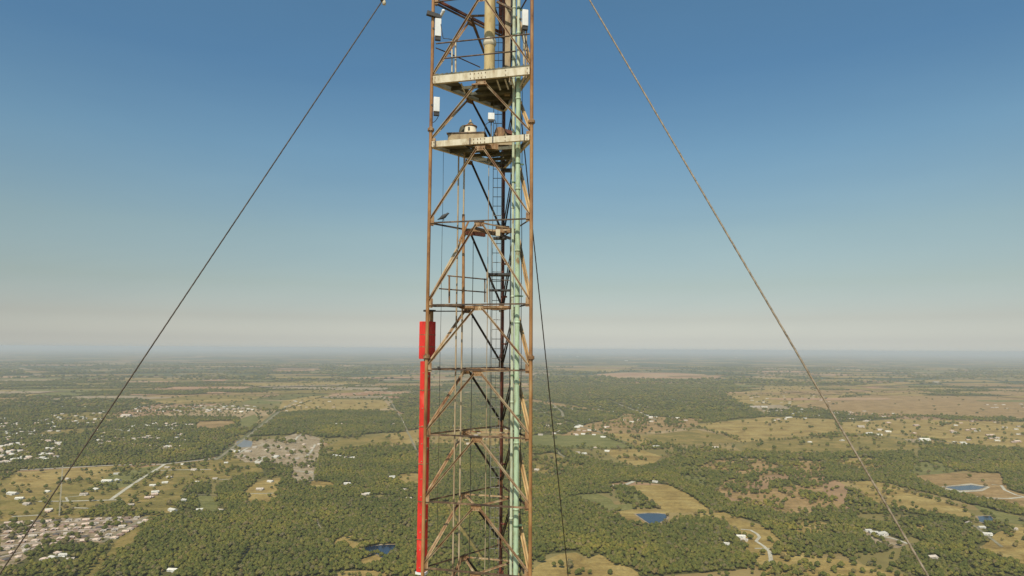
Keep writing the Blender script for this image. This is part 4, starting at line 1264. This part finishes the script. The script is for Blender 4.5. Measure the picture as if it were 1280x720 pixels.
rows = [((2, 655), (176, 648)), ((2, 661), (166, 653.5)), ((2, 667), (158, 658.5)), ((2, 673.5), (150, 663.5)), ((2, 680), (142, 669.5)), ((2, 687), (74, 681)), ((82, 678), (128, 675.5)), ((2, 694), (44, 687.5)), ((2, 701.5), (28, 696)), ((184, 650), (140, 675))]
for a, b_ in rows:
    ga, gb = gnd(*a), gnd(*b_)
    L = (gb - ga).length
    k = max(2, int(L / 21.5))
    ang = math.atan2(gb.y - ga.y, gb.x - ga.x)
    for i in range(k):
        q = ga.lerp(gb, (i + 0.5 + random.uniform(-0.12, 0.12)) / k)
        q.y += random.uniform(-1.5, 1.5)
        HOUSES.append((q, random.uniform(12.5, 15.5), ('estate', ang + random.choice((0, math.pi / 2, math.pi / 2, math.pi / 2)) + 0.15 + random.uniform(-0.06, 0.06))))
WHITE = [(85, 599.5), (16, 618), (24.5, 624), (34, 631), (60, 615), (134, 602.5), (120.5, 612), (147.5, 601), (146, 593), (206, 604), (191, 607.5), (194, 616), (212, 597.5), (209, 585), (242.5, 588), (282.5, 579), (296, 565), (310, 565), (247, 603), (269, 599), (231, 626), (216, 639), (250, 638), (276, 639), (61, 638), (229, 581), (80, 695), (325, 612.5), (338, 602.5), (322.5, 579), (434, 605.5), (459, 618), (455, 619), (505, 613), (511, 624), (400, 556), (490, 597), (754, 547), (820, 559), (894, 560.5), (721, 567), (730, 567.5), (759, 564.5), (671, 588), (819, 603), (907.5, 680.5), (930.5, 676), (926, 672), (1165, 697.5), (1101, 669), (1085, 664), (1092, 667), (1234, 669), (1227, 660), (1267, 662), (1249, 564), (1052, 551), (1087, 542), (1142, 542), (1079, 524), (1082, 527), (1076, 534), (1100, 538), (1110, 540), (1086, 542.5), (1099, 544), (1189, 539), (1221, 539), (1245, 548), (1256, 535), (1270, 537), (1271, 552.5), (1215, 527.5), (1012, 553), (1145, 532.5), (1110, 529), (419, 570), (424, 571), (432, 572.5), (440, 573), (447, 570), (342.5, 572.5), (346, 571), (105, 619), (216, 714), (66, 698)]
big_ = {(1100, 538), (1076, 534), (820, 559), (1101, 669), (216, 639), (134, 602.5), (16, 618), (1082, 527)}
for q in WHITE:
    hs(q[0], q[1], random.uniform(22, 30) if q in big_ else random.uniform(13.5, 19.5) * (1.25 if q[1] < 570 else 1), ('white', random.uniform(-0.5, 0.7)))
for px, py in ((190, 622), (185, 623), (193, 619), (164, 632), (61, 640), (55, 700), (72, 692), (88, 700), (1210, 654), (744, 560), (352, 560), (366, 563), (380, 556), (371, 574), (386, 583), (333, 563), (318, 560), (290, 563), (390, 561), (360, 570), (305, 571)):
    hs(px, py, random.uniform(12, 17), ('tan', random.uniform(-0.5, 0.7)))
TOWN = [((0, 76), (522, 576), 120), ((0, 60), (556, 580), 30), ((120, 235), (536, 563), 70), ((168, 320), (507, 515), 90), ((165, 250), (525, 534), 60), ((400, 525), (523, 532), 50), ((668, 760), (505, 545), 60), ((740, 860), (500, 528), 60),
        ((935, 1040), (490, 518), 45), ((965, 1120), (514, 526), 34), ((60, 130), (505, 530), 40), ((1230, 1280), (500, 512), 10), ((350, 420), (500, 514), 14), ((1180, 1280), (526, 558), 18), ((440, 528), (475, 498), 30), ((560, 650), (500, 560), 24), ((240, 300), (470, 482), 16), ((664, 730), (470, 474), 20)]
for (xa, xb), (ya, yb), k in TOWN:
    for _ in range(k):
        hs(random.uniform(xa, xb), random.uniform(ya, yb), random.uniform(14, 22), (random.choice(('white', 'white', 'tan', 'estate')), random.uniform(-0.3, 0.3)))
for px, py, L in ((943, 509.5, 60), (955, 509, 40), (158, 521, 45), (1155, 551, 40), (700, 445, 120), (722, 446, 110), (783, 451, 100), (920, 447, 110), (1170, 478, 60)):
    hs(px, py, L, ('white', 0.0))

TREES = scatter()
# no trees on houses
hp = np.array([(q.x, q.y) for q, L, s in HOUSES if q.y < 3600])
hl = np.array([L * (0.40 if s[0] == 'estate' else 1) for q, L, s in HOUSES if q.y < 3600])
bad = np.zeros(len(TREES), bool)
for (hx_, hy_), L in zip(hp, hl):
    dx, dy = TREES[:, 0] - hx_, TREES[:, 1] - hy_
    bad |= (np.abs(dx) < L * 0.6 + 3) & (dy > -L * 1.3 - 5) & (dy < L * 0.4 + 4)
TREES = TREES[~bad]

# ---- tree prototypes
def crown_mesh(seed, tall=1.0):
    rd = random.Random(seed)
    bm = bmesh.new()
    lobes = [(Vector((0, 0, 6.0 * tall)), 3.6)]
    for k in range(6):
        a = k * math.tau / 6 + rd.uniform(-0.5, 0.5)
        lobes.append((Vector((math.cos(a) * rd.uniform(1.8, 3.0), math.sin(a) * rd.uniform(1.8, 3.0), rd.uniform(4.2, 7.2) * tall)), rd.uniform(1.7, 2.7)))
    lobes.append((Vector((rd.uniform(-1, 1), rd.uniform(-1, 1), 8.4 * tall)), 2.1))
    for c_, r_ in lobes:
        res = bmesh.ops.create_icosphere(bm, subdivisions=2, radius=1.0)
        for v_ in res['verts']:
            d = v_.co.normalized()
            q = c_ + Vector((d.x, d.y, d.z * 0.85)) * r_
            k = 1 + 0.32 * noise.noise(q * 0.9 + Vector((seed, 0, 0))) + 0.18 * noise.noise(q * 2.3)
            v_.co = c_ + Vector((d.x, d.y, d.z * 0.85)) * r_ * k
    # leaf clumps standing off the lobes
    for _ in range(420):
        c_, r_ = rd.choice(lobes)
        d = Vector((rd.gauss(0, 1), rd.gauss(0, 1), rd.gauss(0.25, 1))).normalized()
        q = c_ + Vector((d.x, d.y, d.z * 0.85)) * r_ * rd.uniform(0.92, 1.22)
        t = Vector((rd.gauss(0, 1), rd.gauss(0, 1), rd.gauss(0, 1))).normalized()
        u = d.cross(t).normalized() * rd.uniform(0.25, 0.55)
        w_ = (d.cross(u).normalized() + d * rd.uniform(-0.6, 0.6)).normalized() * rd.uniform(0.25, 0.5)
        bm.faces.new([bm.verts.new(q + u), bm.verts.new(q + w_), bm.verts.new(q - u), bm.verts.new(q - w_)])
    me = bpy.data.meshes.new('crown')
    bm.to_mesh(me); bm.free()
    me.materials.append(FOL)
    return me


def trunk_mesh(seed):
    rd = random.Random(seed)
    mb = MB()
    mb.tube((0, 0, 0), (0.1, 0, 3.2), 0.32, 8, 0.22)
    for k in range(4):
        a = k * math.tau / 4 + rd.uniform(-0.4, 0.4)
        mb.tube((0.1, 0, 2.6 + 0.3 * k), (math.cos(a) * 2.0, math.sin(a) * 2.0, 5.2 + 0.4 * k), 0.14, 6, 0.05)
    me = bpy.data.meshes.new('trunk'); me.from_pydata(mb.v, [], mb.f); me.materials.append(BARK)
    return me


CROWNS = [crown_mesh(k, 0.85 + 0.07 * k) for k in range(6)]
TRUNKS = [trunk_mesh(k) for k in range(3)]

# ---- nearest 300 trees in view as things of their own
inv = M3.transposed()
Pw = np.array([TREES[:, 0], TREES[:, 1], np.full(len(TREES), 5.0 - H)])
Mi = np.array(inv)
pc = Mi @ Pw
pxx = 640 + F * pc[0] / -pc[2]
pyy = 360 - F * pc[1] / -pc[2]
vis = (pxx > 4) & (pxx < 1276) & (pyy < 712) & (pc[2] < 0) & ~((pxx > 515) & (pxx < 545)) & ~((pxx > 655) & (pxx < 668))
dist = np.hypot(TREES[:, 0], TREES[:, 1]) + np.where(vis, 0, 1e6)
order = np.argsort(dist)
solo = order[:296]
rest = np.setdiff1d(np.arange(len(TREES)), solo)
AREA = [(150, 'broadleaf tree at the near edge of the lower left wood'), (520, 'broadleaf tree at the bottom of the wood left of the tower'), (664, 'broadleaf tree seen through the foot of the tower frame'),
        (830, 'broadleaf tree around the tan field right of the tower'), (1010, 'broadleaf tree at the bottom right of centre'), (1300, 'broadleaf tree in the lower right corner')]
for i in solo:
    x, y, s = TREES[i]
    e = bpy.data.objects.new('broadleaf_tree', None); COL.objects.link(e)
    e.empty_display_size = 1
    e.location = (x, y, 0.2); e.scale = (s, s, s * random.uniform(0.85, 1.1)); e.rotation_euler = (0, 0, random.uniform(0, 6.28))
    lab = next(l for lim, l in AREA if pxx[i] < lim)
    tag(e, lab, 'tree', lab.replace('broadleaf tree', 'broadleaf trees'))
    for nm, me in (('crown', random.choice(CROWNS)), ('trunk', random.choice(TRUNKS))):
        c_ = bpy.data.objects.new(nm, me); COL.objects.link(c_); c_.parent = e

# ---- the rest as one object of instances
def instancer(name, P, S, rot, protos, label, cat):
    me = bpy.data.meshes.new(name)
    n = len(P)
    me.vertices.add(n)
    me.vertices.foreach_set('co', np.column_stack([P, np.full(n, 0.15)]).astype(np.float32).ravel())
    zf = np.where(P[:, 1] > 4400, 0.55, 0.92)
    a = me.attributes.new('scl', 'FLOAT_VECTOR', 'POINT'); a.data.foreach_set('vector', np.column_stack([S, S, S * zf]).astype(np.float32).ravel())
    a = me.attributes.new('rot', 'FLOAT_VECTOR', 'POINT'); a.data.foreach_set('vector', np.column_stack([np.zeros(n), np.zeros(n), rot]).astype(np.float32).ravel())
    a = me.attributes.new('pick', 'INT', 'POINT'); a.data.foreach_set('value', rng.integers(0, len(protos), n).astype(np.int32))
    o = bpy.data.objects.new(name, me); COL.objects.link(o)
    cl = bpy.data.collections.new(name + '_sources')
    for q in protos: cl.objects.link(q)
    ng = bpy.data.node_groups.new(name, 'GeometryNodeTree')
    ng.interface.new_socket('Geometry', in_out='INPUT', socket_type='NodeSocketGeometry')
    ng.interface.new_socket('Geometry', in_out='OUTPUT', socket_type='NodeSocketGeometry')
    gi = ng.nodes.new('NodeGroupInput'); go = ng.nodes.new('NodeGroupOutput')
    ci = ng.nodes.new('GeometryNodeCollectionInfo')
    ci.inputs[0].default_value = cl; ci.inputs['Separate Children'].default_value = True; ci.inputs['Reset Children'].default_value = True
    ip = ng.nodes.new('GeometryNodeInstanceOnPoints')
    ip.inputs['Pick Instance'].default_value = True
    def attr(nm, t):
        q = ng.nodes.new('GeometryNodeInputNamedAttribute'); q.data_type = t; q.inputs[0].default_value = nm
        return next(s_ for s_ in q.outputs if s_.enabled and s_.name == 'Attribute')
    ng.links.new(gi.outputs[0], ip.inputs['Points'])
    ng.links.new(ci.outputs[0], ip.inputs['Instance'])
    ng.links.new(attr('pick', 'INT'), ip.inputs['Instance Index'])
    ng.links.new(attr('rot', 'FLOAT_VECTOR'), ip.inputs['Rotation'])
    ng.links.new(attr('scl', 'FLOAT_VECTOR'), ip.inputs['Scale'])
    ng.links.new(ip.outputs[0], go.inputs[0])
    md = o.modifiers.new('scatter', 'NODES'); md.node_group = ng
    tag(o, label, cat, kind='stuff')
    return o


protos = [bpy.data.objects.new('crown_source', me) for me in CROWNS]
instancer('woodland', TREES[rest, :2], TREES[rest, 2], rng.uniform(0, 6.28, len(rest)), protos, 'woodland of green broadleaf trees spreading over the country below the tower', 'woodland')


# ---- house meshes
def house_parts(L, W, hw, rise, hip):
    walls = [(-L / 2, -W / 2, 0), (L / 2, -W / 2, 0), (L / 2, W / 2, 0), (-L / 2, W / 2, 0)]
    v = walls + [(x, y, hw) for x, y, z in walls]
    f = [(0, 1, 5, 4), (1, 2, 6, 5), (2, 3, 7, 6), (3, 0, 4, 7), (4, 5, 6, 7)]
    mw = bpy.data.meshes.new('wall')
    if not hip:
        v += [(-L / 2, 0, hw + rise - 0.15), (L / 2, 0, hw + rise - 0.15)]
        f += [(4, 8, 7), (5, 6, 9)]
    # porch wing
    n0 = len(v)
    x0, x1, y0, y1 = L * 0.12, L * 0.42, -W / 2 - W * 0.32, -W / 2 + 0.02
    v += [(x0, y0, 0), (x1, y0, 0), (x1, y1, 0), (x0, y1, 0), (x0, y0, hw - 0.1), (x1, y0, hw - 0.1), (x1, y1, hw - 0.1), (x0, y1, hw - 0.1)]
    f += [tuple(n0 + i for i in g) for g in ((0, 1, 5, 4), (1, 2, 6, 5), (3, 0, 4, 7))]
    mw.from_pydata(v, [], f)
    e = 0.5
    ins = W / 2 if hip else 0.0
    vr = [(-L / 2 - e, -W / 2 - e, hw - 0.2), (L / 2 + e, -W / 2 - e, hw - 0.2), (L / 2 + e, W / 2 + e, hw - 0.2), (-L / 2 - e, W / 2 + e, hw - 0.2), (-L / 2 - e * (0 if hip else 1) + ins, 0, hw + rise), (L / 2 + e * (0 if hip else 1) - ins, 0, hw + rise)]
    vr += [(x, y, z + 0.18) for x, y, z in vr]
    fr = [(0, 1, 5, 4), (2, 3, 4, 5), (1, 2, 5), (3, 0, 4), (6, 7, 11, 10), (8, 9, 10, 11), (7, 8, 11), (9, 6, 10), (0, 6, 7, 1), (1, 7, 8, 2), (2, 8, 9, 3), (3, 9, 6, 0)]
    n0 = len(vr)
    xm = (x0 + x1) / 2
    vr += [(x0 - e, y0 - e, hw - 0.15), (x1 + e, y0 - e, hw - 0.15), (xm, y0 - e, hw + rise * 0.75), (x0 - e, 0, hw - 0.15), (x1 + e, 0, hw - 0.15), (xm, -0.2, hw + rise * 0.75)]
    fr += [tuple(n0 + i for i in g) for g in ((0, 2, 5, 3), (1, 4, 5, 2), (0, 1, 2))]
    mr = bpy.data.meshes.new('roof'); mr.from_pydata(vr, [], fr)
    # door and windows set proud of the front wall
    mo = MB()
    for wx in (-0.36, -0.18, 0.0):
        mo.box((L * wx, -W / 2 - 0.03, 1.6), (1.5, 0.08, 1.3))
    mg = bpy.data.meshes.new('window'); mg.from_pydata(mo.v, [], mo.f)
    return mw, mr, mg


HV = []
for (L, W, hw, rise, hip, wi, ri) in ((17, 12, 2.9, 2.6, True, 0, 0), (17, 12, 2.9, 2.8, False, 0, 1), (16, 11, 2.8, 2.6, True, 1, 1), (17, 11, 2.9, 2.5, False, 1, 2), (17, 12, 3.0, 2.4, True, 0, 4), (17, 9, 3.4, 1.6, False, 2, 3), (17, 10, 3.0, 1.8, False, 2, 3), (18, 11, 2.9, 2.6, False, 1, 2)):
    mw, mr, mg = house_parts(L, W, hw, rise, hip)
    mw.materials.append(WALL[wi]); mr.materials.append(ROOF[ri]); mg.materials.append(GLASS)
    HV.append((mw, mr, mg))
STY = {'estate': (0, 1, 2, 3, 4, 1, 2), 'white': (5, 6, 5, 6, 7), 'tan': (1, 2, 3, 7)}
HOUSES.sort(key=lambda t: t[0].length)
near_h, far_h = HOUSES[:270], HOUSES[270:]


def hpix(q):
    w = inv @ (Vector((q.x, q.y, 2 - H)))
    return 640 + F * w.x / -w.z, 360 - F * w.y / -w.z


for q, L, (st, ang) in near_h:
    k = random.choice(STY[st])
    e = bpy.data.objects.new('house', None); COL.objects.link(e); e.empty_display_size = 1
    s = L / 17
    e.location = (q.x, q.y, 0.66); e.scale = (s, min(s, 1.5), min(s, 1.4)); e.rotation_euler = (0, 0, ang)
    px, py = hpix(q)
    if px < 190 and py > 645 and st == 'estate':
        lab, gp = 'one of the shingled houses in the tight rows of the housing estate', 'houses of the estate'
    elif k in (5, 6):
        lab = ('white roofed building in the left pasture' if px < 320 and py > 576 else 'white roofed building amid the town trees at the far left' if px < 320 else 'white roofed building around the middle wood' if px < 560 else 'white roofed building right of the tower' if px < 960 else 'white roofed building on the right plain' if py < 600 else 'white roofed building in the lower right wood')
        gp = lab.replace('building', 'buildings')
    else:
        lab = ('dull roofed house amid the town trees at the far left' if px < 240 and py < 585 else 'dull roofed house in the left pasture' if px < 285 else 'dull roofed house on the bare plots' if px < 410 else 'dull roofed house around the middle wood' if px < 660 else 'dull roofed house right of the tower')
        gp = lab.replace('house', 'houses')
    tag(e, lab, 'house', gp)
    names = ('wall', 'roof', 'window') if q.y < 2300 else ('wall', 'roof')
    for nm, me in zip(names, HV[k]):
        c_ = bpy.data.objects.new(nm, me); COL.objects.link(c_); c_.parent = e
# far houses: one object
hpro = []
for k in (1, 3, 5, 6):
    me = bpy.data.meshes.new('far_house')
    bm = bmesh.new(); bm.from_mesh(HV[k][0]); n1 = len(bm.faces); bm.from_mesh(HV[k][1])
    bm.faces.ensure_lookup_table()
    for i, f_ in enumerate(bm.faces): f_.material_index = 0 if i < n1 else 1
    bm.to_mesh(me); bm.free()
    me.materials.append(HV[k][0].materials[0]); me.materials.append(HV[k][1].materials[0])
    hpro.append(bpy.data.objects.new('far_house_source', me))
fp = np.array([(q.x, q.y) for q, L, s in far_h])
instancer('distant_town_houses', fp, np.array([L / 17 * 1.15 for q, L, s in far_h]), np.array([s[1] for q, L, s in far_h]), hpro, 'distant houses and sheds scattered over the far towns', 'houses')

# ---- far radio mast
b0 = gnd(74, 645)
e = empty('radio_mast', b0)
tag(e, 'slender pale mast standing in the pasture at the far left', 'mast')
mm = MB(b0)
for k in range(3):
    t = k * math.tau / 3
    mm.tube(b0 + Vector((1.2 * math.cos(t), 1.2 * math.sin(t), 0)), b0 + Vector((1.1 * math.cos(t), 1.1 * math.sin(t), 122)), 0.36, 6)
mm.build('leg_frame', MAT['cream'], e)
mm = MB(b0)
for i in range(61):
    z = i * 2.0
    for k in range(3):
        t, t2 = k * math.tau / 3, (k + 1) * math.tau / 3
        a = b0 + Vector((1.15 * math.cos(t), 1.15 * math.sin(t), z))
        mm.beam(a, b0 + Vector((1.15 * math.cos(t2), 1.15 * math.sin(t2), z + 2)), 0.3, 0.3)
mm.build('bracing', MAT['cream'], e)

# ================================================================== HAZE, SKY, SUN
TOPZ = Z(17.5)
S_ = 180000
me = bpy.data.meshes.new('haze')
vs = [(sx * S_, sy * S_, z) for z in (-1.0, TOPZ) for sx, sy in ((-1, -1), (1, -1), (1, 1), (-1, 1))]
me.from_pydata(vs, [], [(3, 2, 1, 0), (4, 5, 6, 7), (0, 1, 5, 4), (1, 2, 6, 5), (2, 3, 7, 6), (3, 0, 4, 7)])
hz = bpy.data.objects.new('haze', me); COL.objects.link(hz)
m = bpy.data.materials.new('haze'); m.use_nodes = True
nt = m.node_tree
nt.nodes.clear()
out = nt.nodes.new('ShaderNodeOutputMaterial')
pv = nt.nodes.new('ShaderNodeVolumePrincipled')
pv.inputs['Color'].default_value = (0.75, 0.79, 0.84, 1)
pv.inputs['Density'].default_value = 4.0e-5
pv.inputs['Anisotropy'].default_value = 0.0
nt.links.new(pv.outputs[0], out.inputs['Volume'])
me.materials.append(m)
tag(hz, 'thin pale haze over the whole country', 'haze', kind='stuff')

SUN_EL, SUN_AZ = 48.0, 195.0          # azimuth clockwise from +Y
w = bpy.data.worlds.new('World'); scn.world = w
w.use_nodes = True
nt = w.node_tree
bg = nt.nodes['Background']
sky = nt.nodes.new('ShaderNodeTexSky')
sky.sky_type = 'NISHITA'
sky.sun_disc = False
sky.sun_elevation = R(SUN_EL)
sky.sun_rotation = R(SUN_AZ)
sky.altitude = 0
sky.air_density = 1.0
sky.dust_density = 1.0
sky.ozone_density = 1.0
tc = nt.nodes.new('ShaderNodeTexCoord')
sx_ = nt.nodes.new('ShaderNodeSeparateXYZ')
nt.links.new(tc.outputs['Generated'], sx_.inputs[0])
# hazy autumn air: greener blue overhead, a pale warm band low down
tint = ramp(nt, sx_.outputs[2], [(0.0005, (1.06, 1.08, 1.2)), (0.0137, (0.7827, 0.8015, 0.9249)), (0.045, (0.6281, 0.5874, 0.6123)), (0.0946, (0.6173, 0.5797, 0.5108)), (0.169, (0.6765, 0.6751, 0.5605)), (0.288, (0.6199, 0.7596, 0.7089)), (0.397, (0.4896, 0.7012, 0.7328)), (0.485, (0.5256, 0.7568, 0.7697))])
mps = N(nt, 'ShaderNodeMapping'); mps.inputs['Scale'].default_value = (1.0, 1.0, 5.0)
nt.links.new(tc.outputs['Generated'], mps.inputs['Vector'])
veil = ramp(nt, noise_tex(nt, mps.outputs[0], 1.6, 5, 0.6, 0.5), [(0.35, (0.975, 0.98, 0.985)), (0.7, (1.04, 1.03, 1.02))])
nt.links.new(mix(nt, 1.0, mix(nt, 1.0, sky.outputs[0], tint, 'MULTIPLY'), veil, 'MULTIPLY'), bg.inputs[0])
bg.inputs[1].default_value = 0.135
sd = bpy.data.lights.new('sun', 'SUN')
sd.energy = 4.1
sd.angle = R(0.53)
sd.color = (1.0, 0.92, 0.76)
so = bpy.data.objects.new('sun', sd); COL.objects.link(so)
sdir = Vector((math.sin(R(SUN_AZ)) * math.cos(R(SUN_EL)), math.cos(R(SUN_AZ)) * math.cos(R(SUN_EL)), math.sin(R(SUN_EL))))
so.rotation_euler = sdir.to_track_quat('Z', 'Y').to_euler()
so.location = (0, -50, H + 60)

scn.view_settings.view_transform = 'Standard'
scn.view_settings.look = 'None'
scn.view_settings.exposure = 0.1
scn.view_settings.gamma = 1.0
scn.render.engine = 'CYCLES'
scn.cycles.max_bounces = 6
scn.cycles.volume_bounces = 1
scn.cycles.use_denoising = True
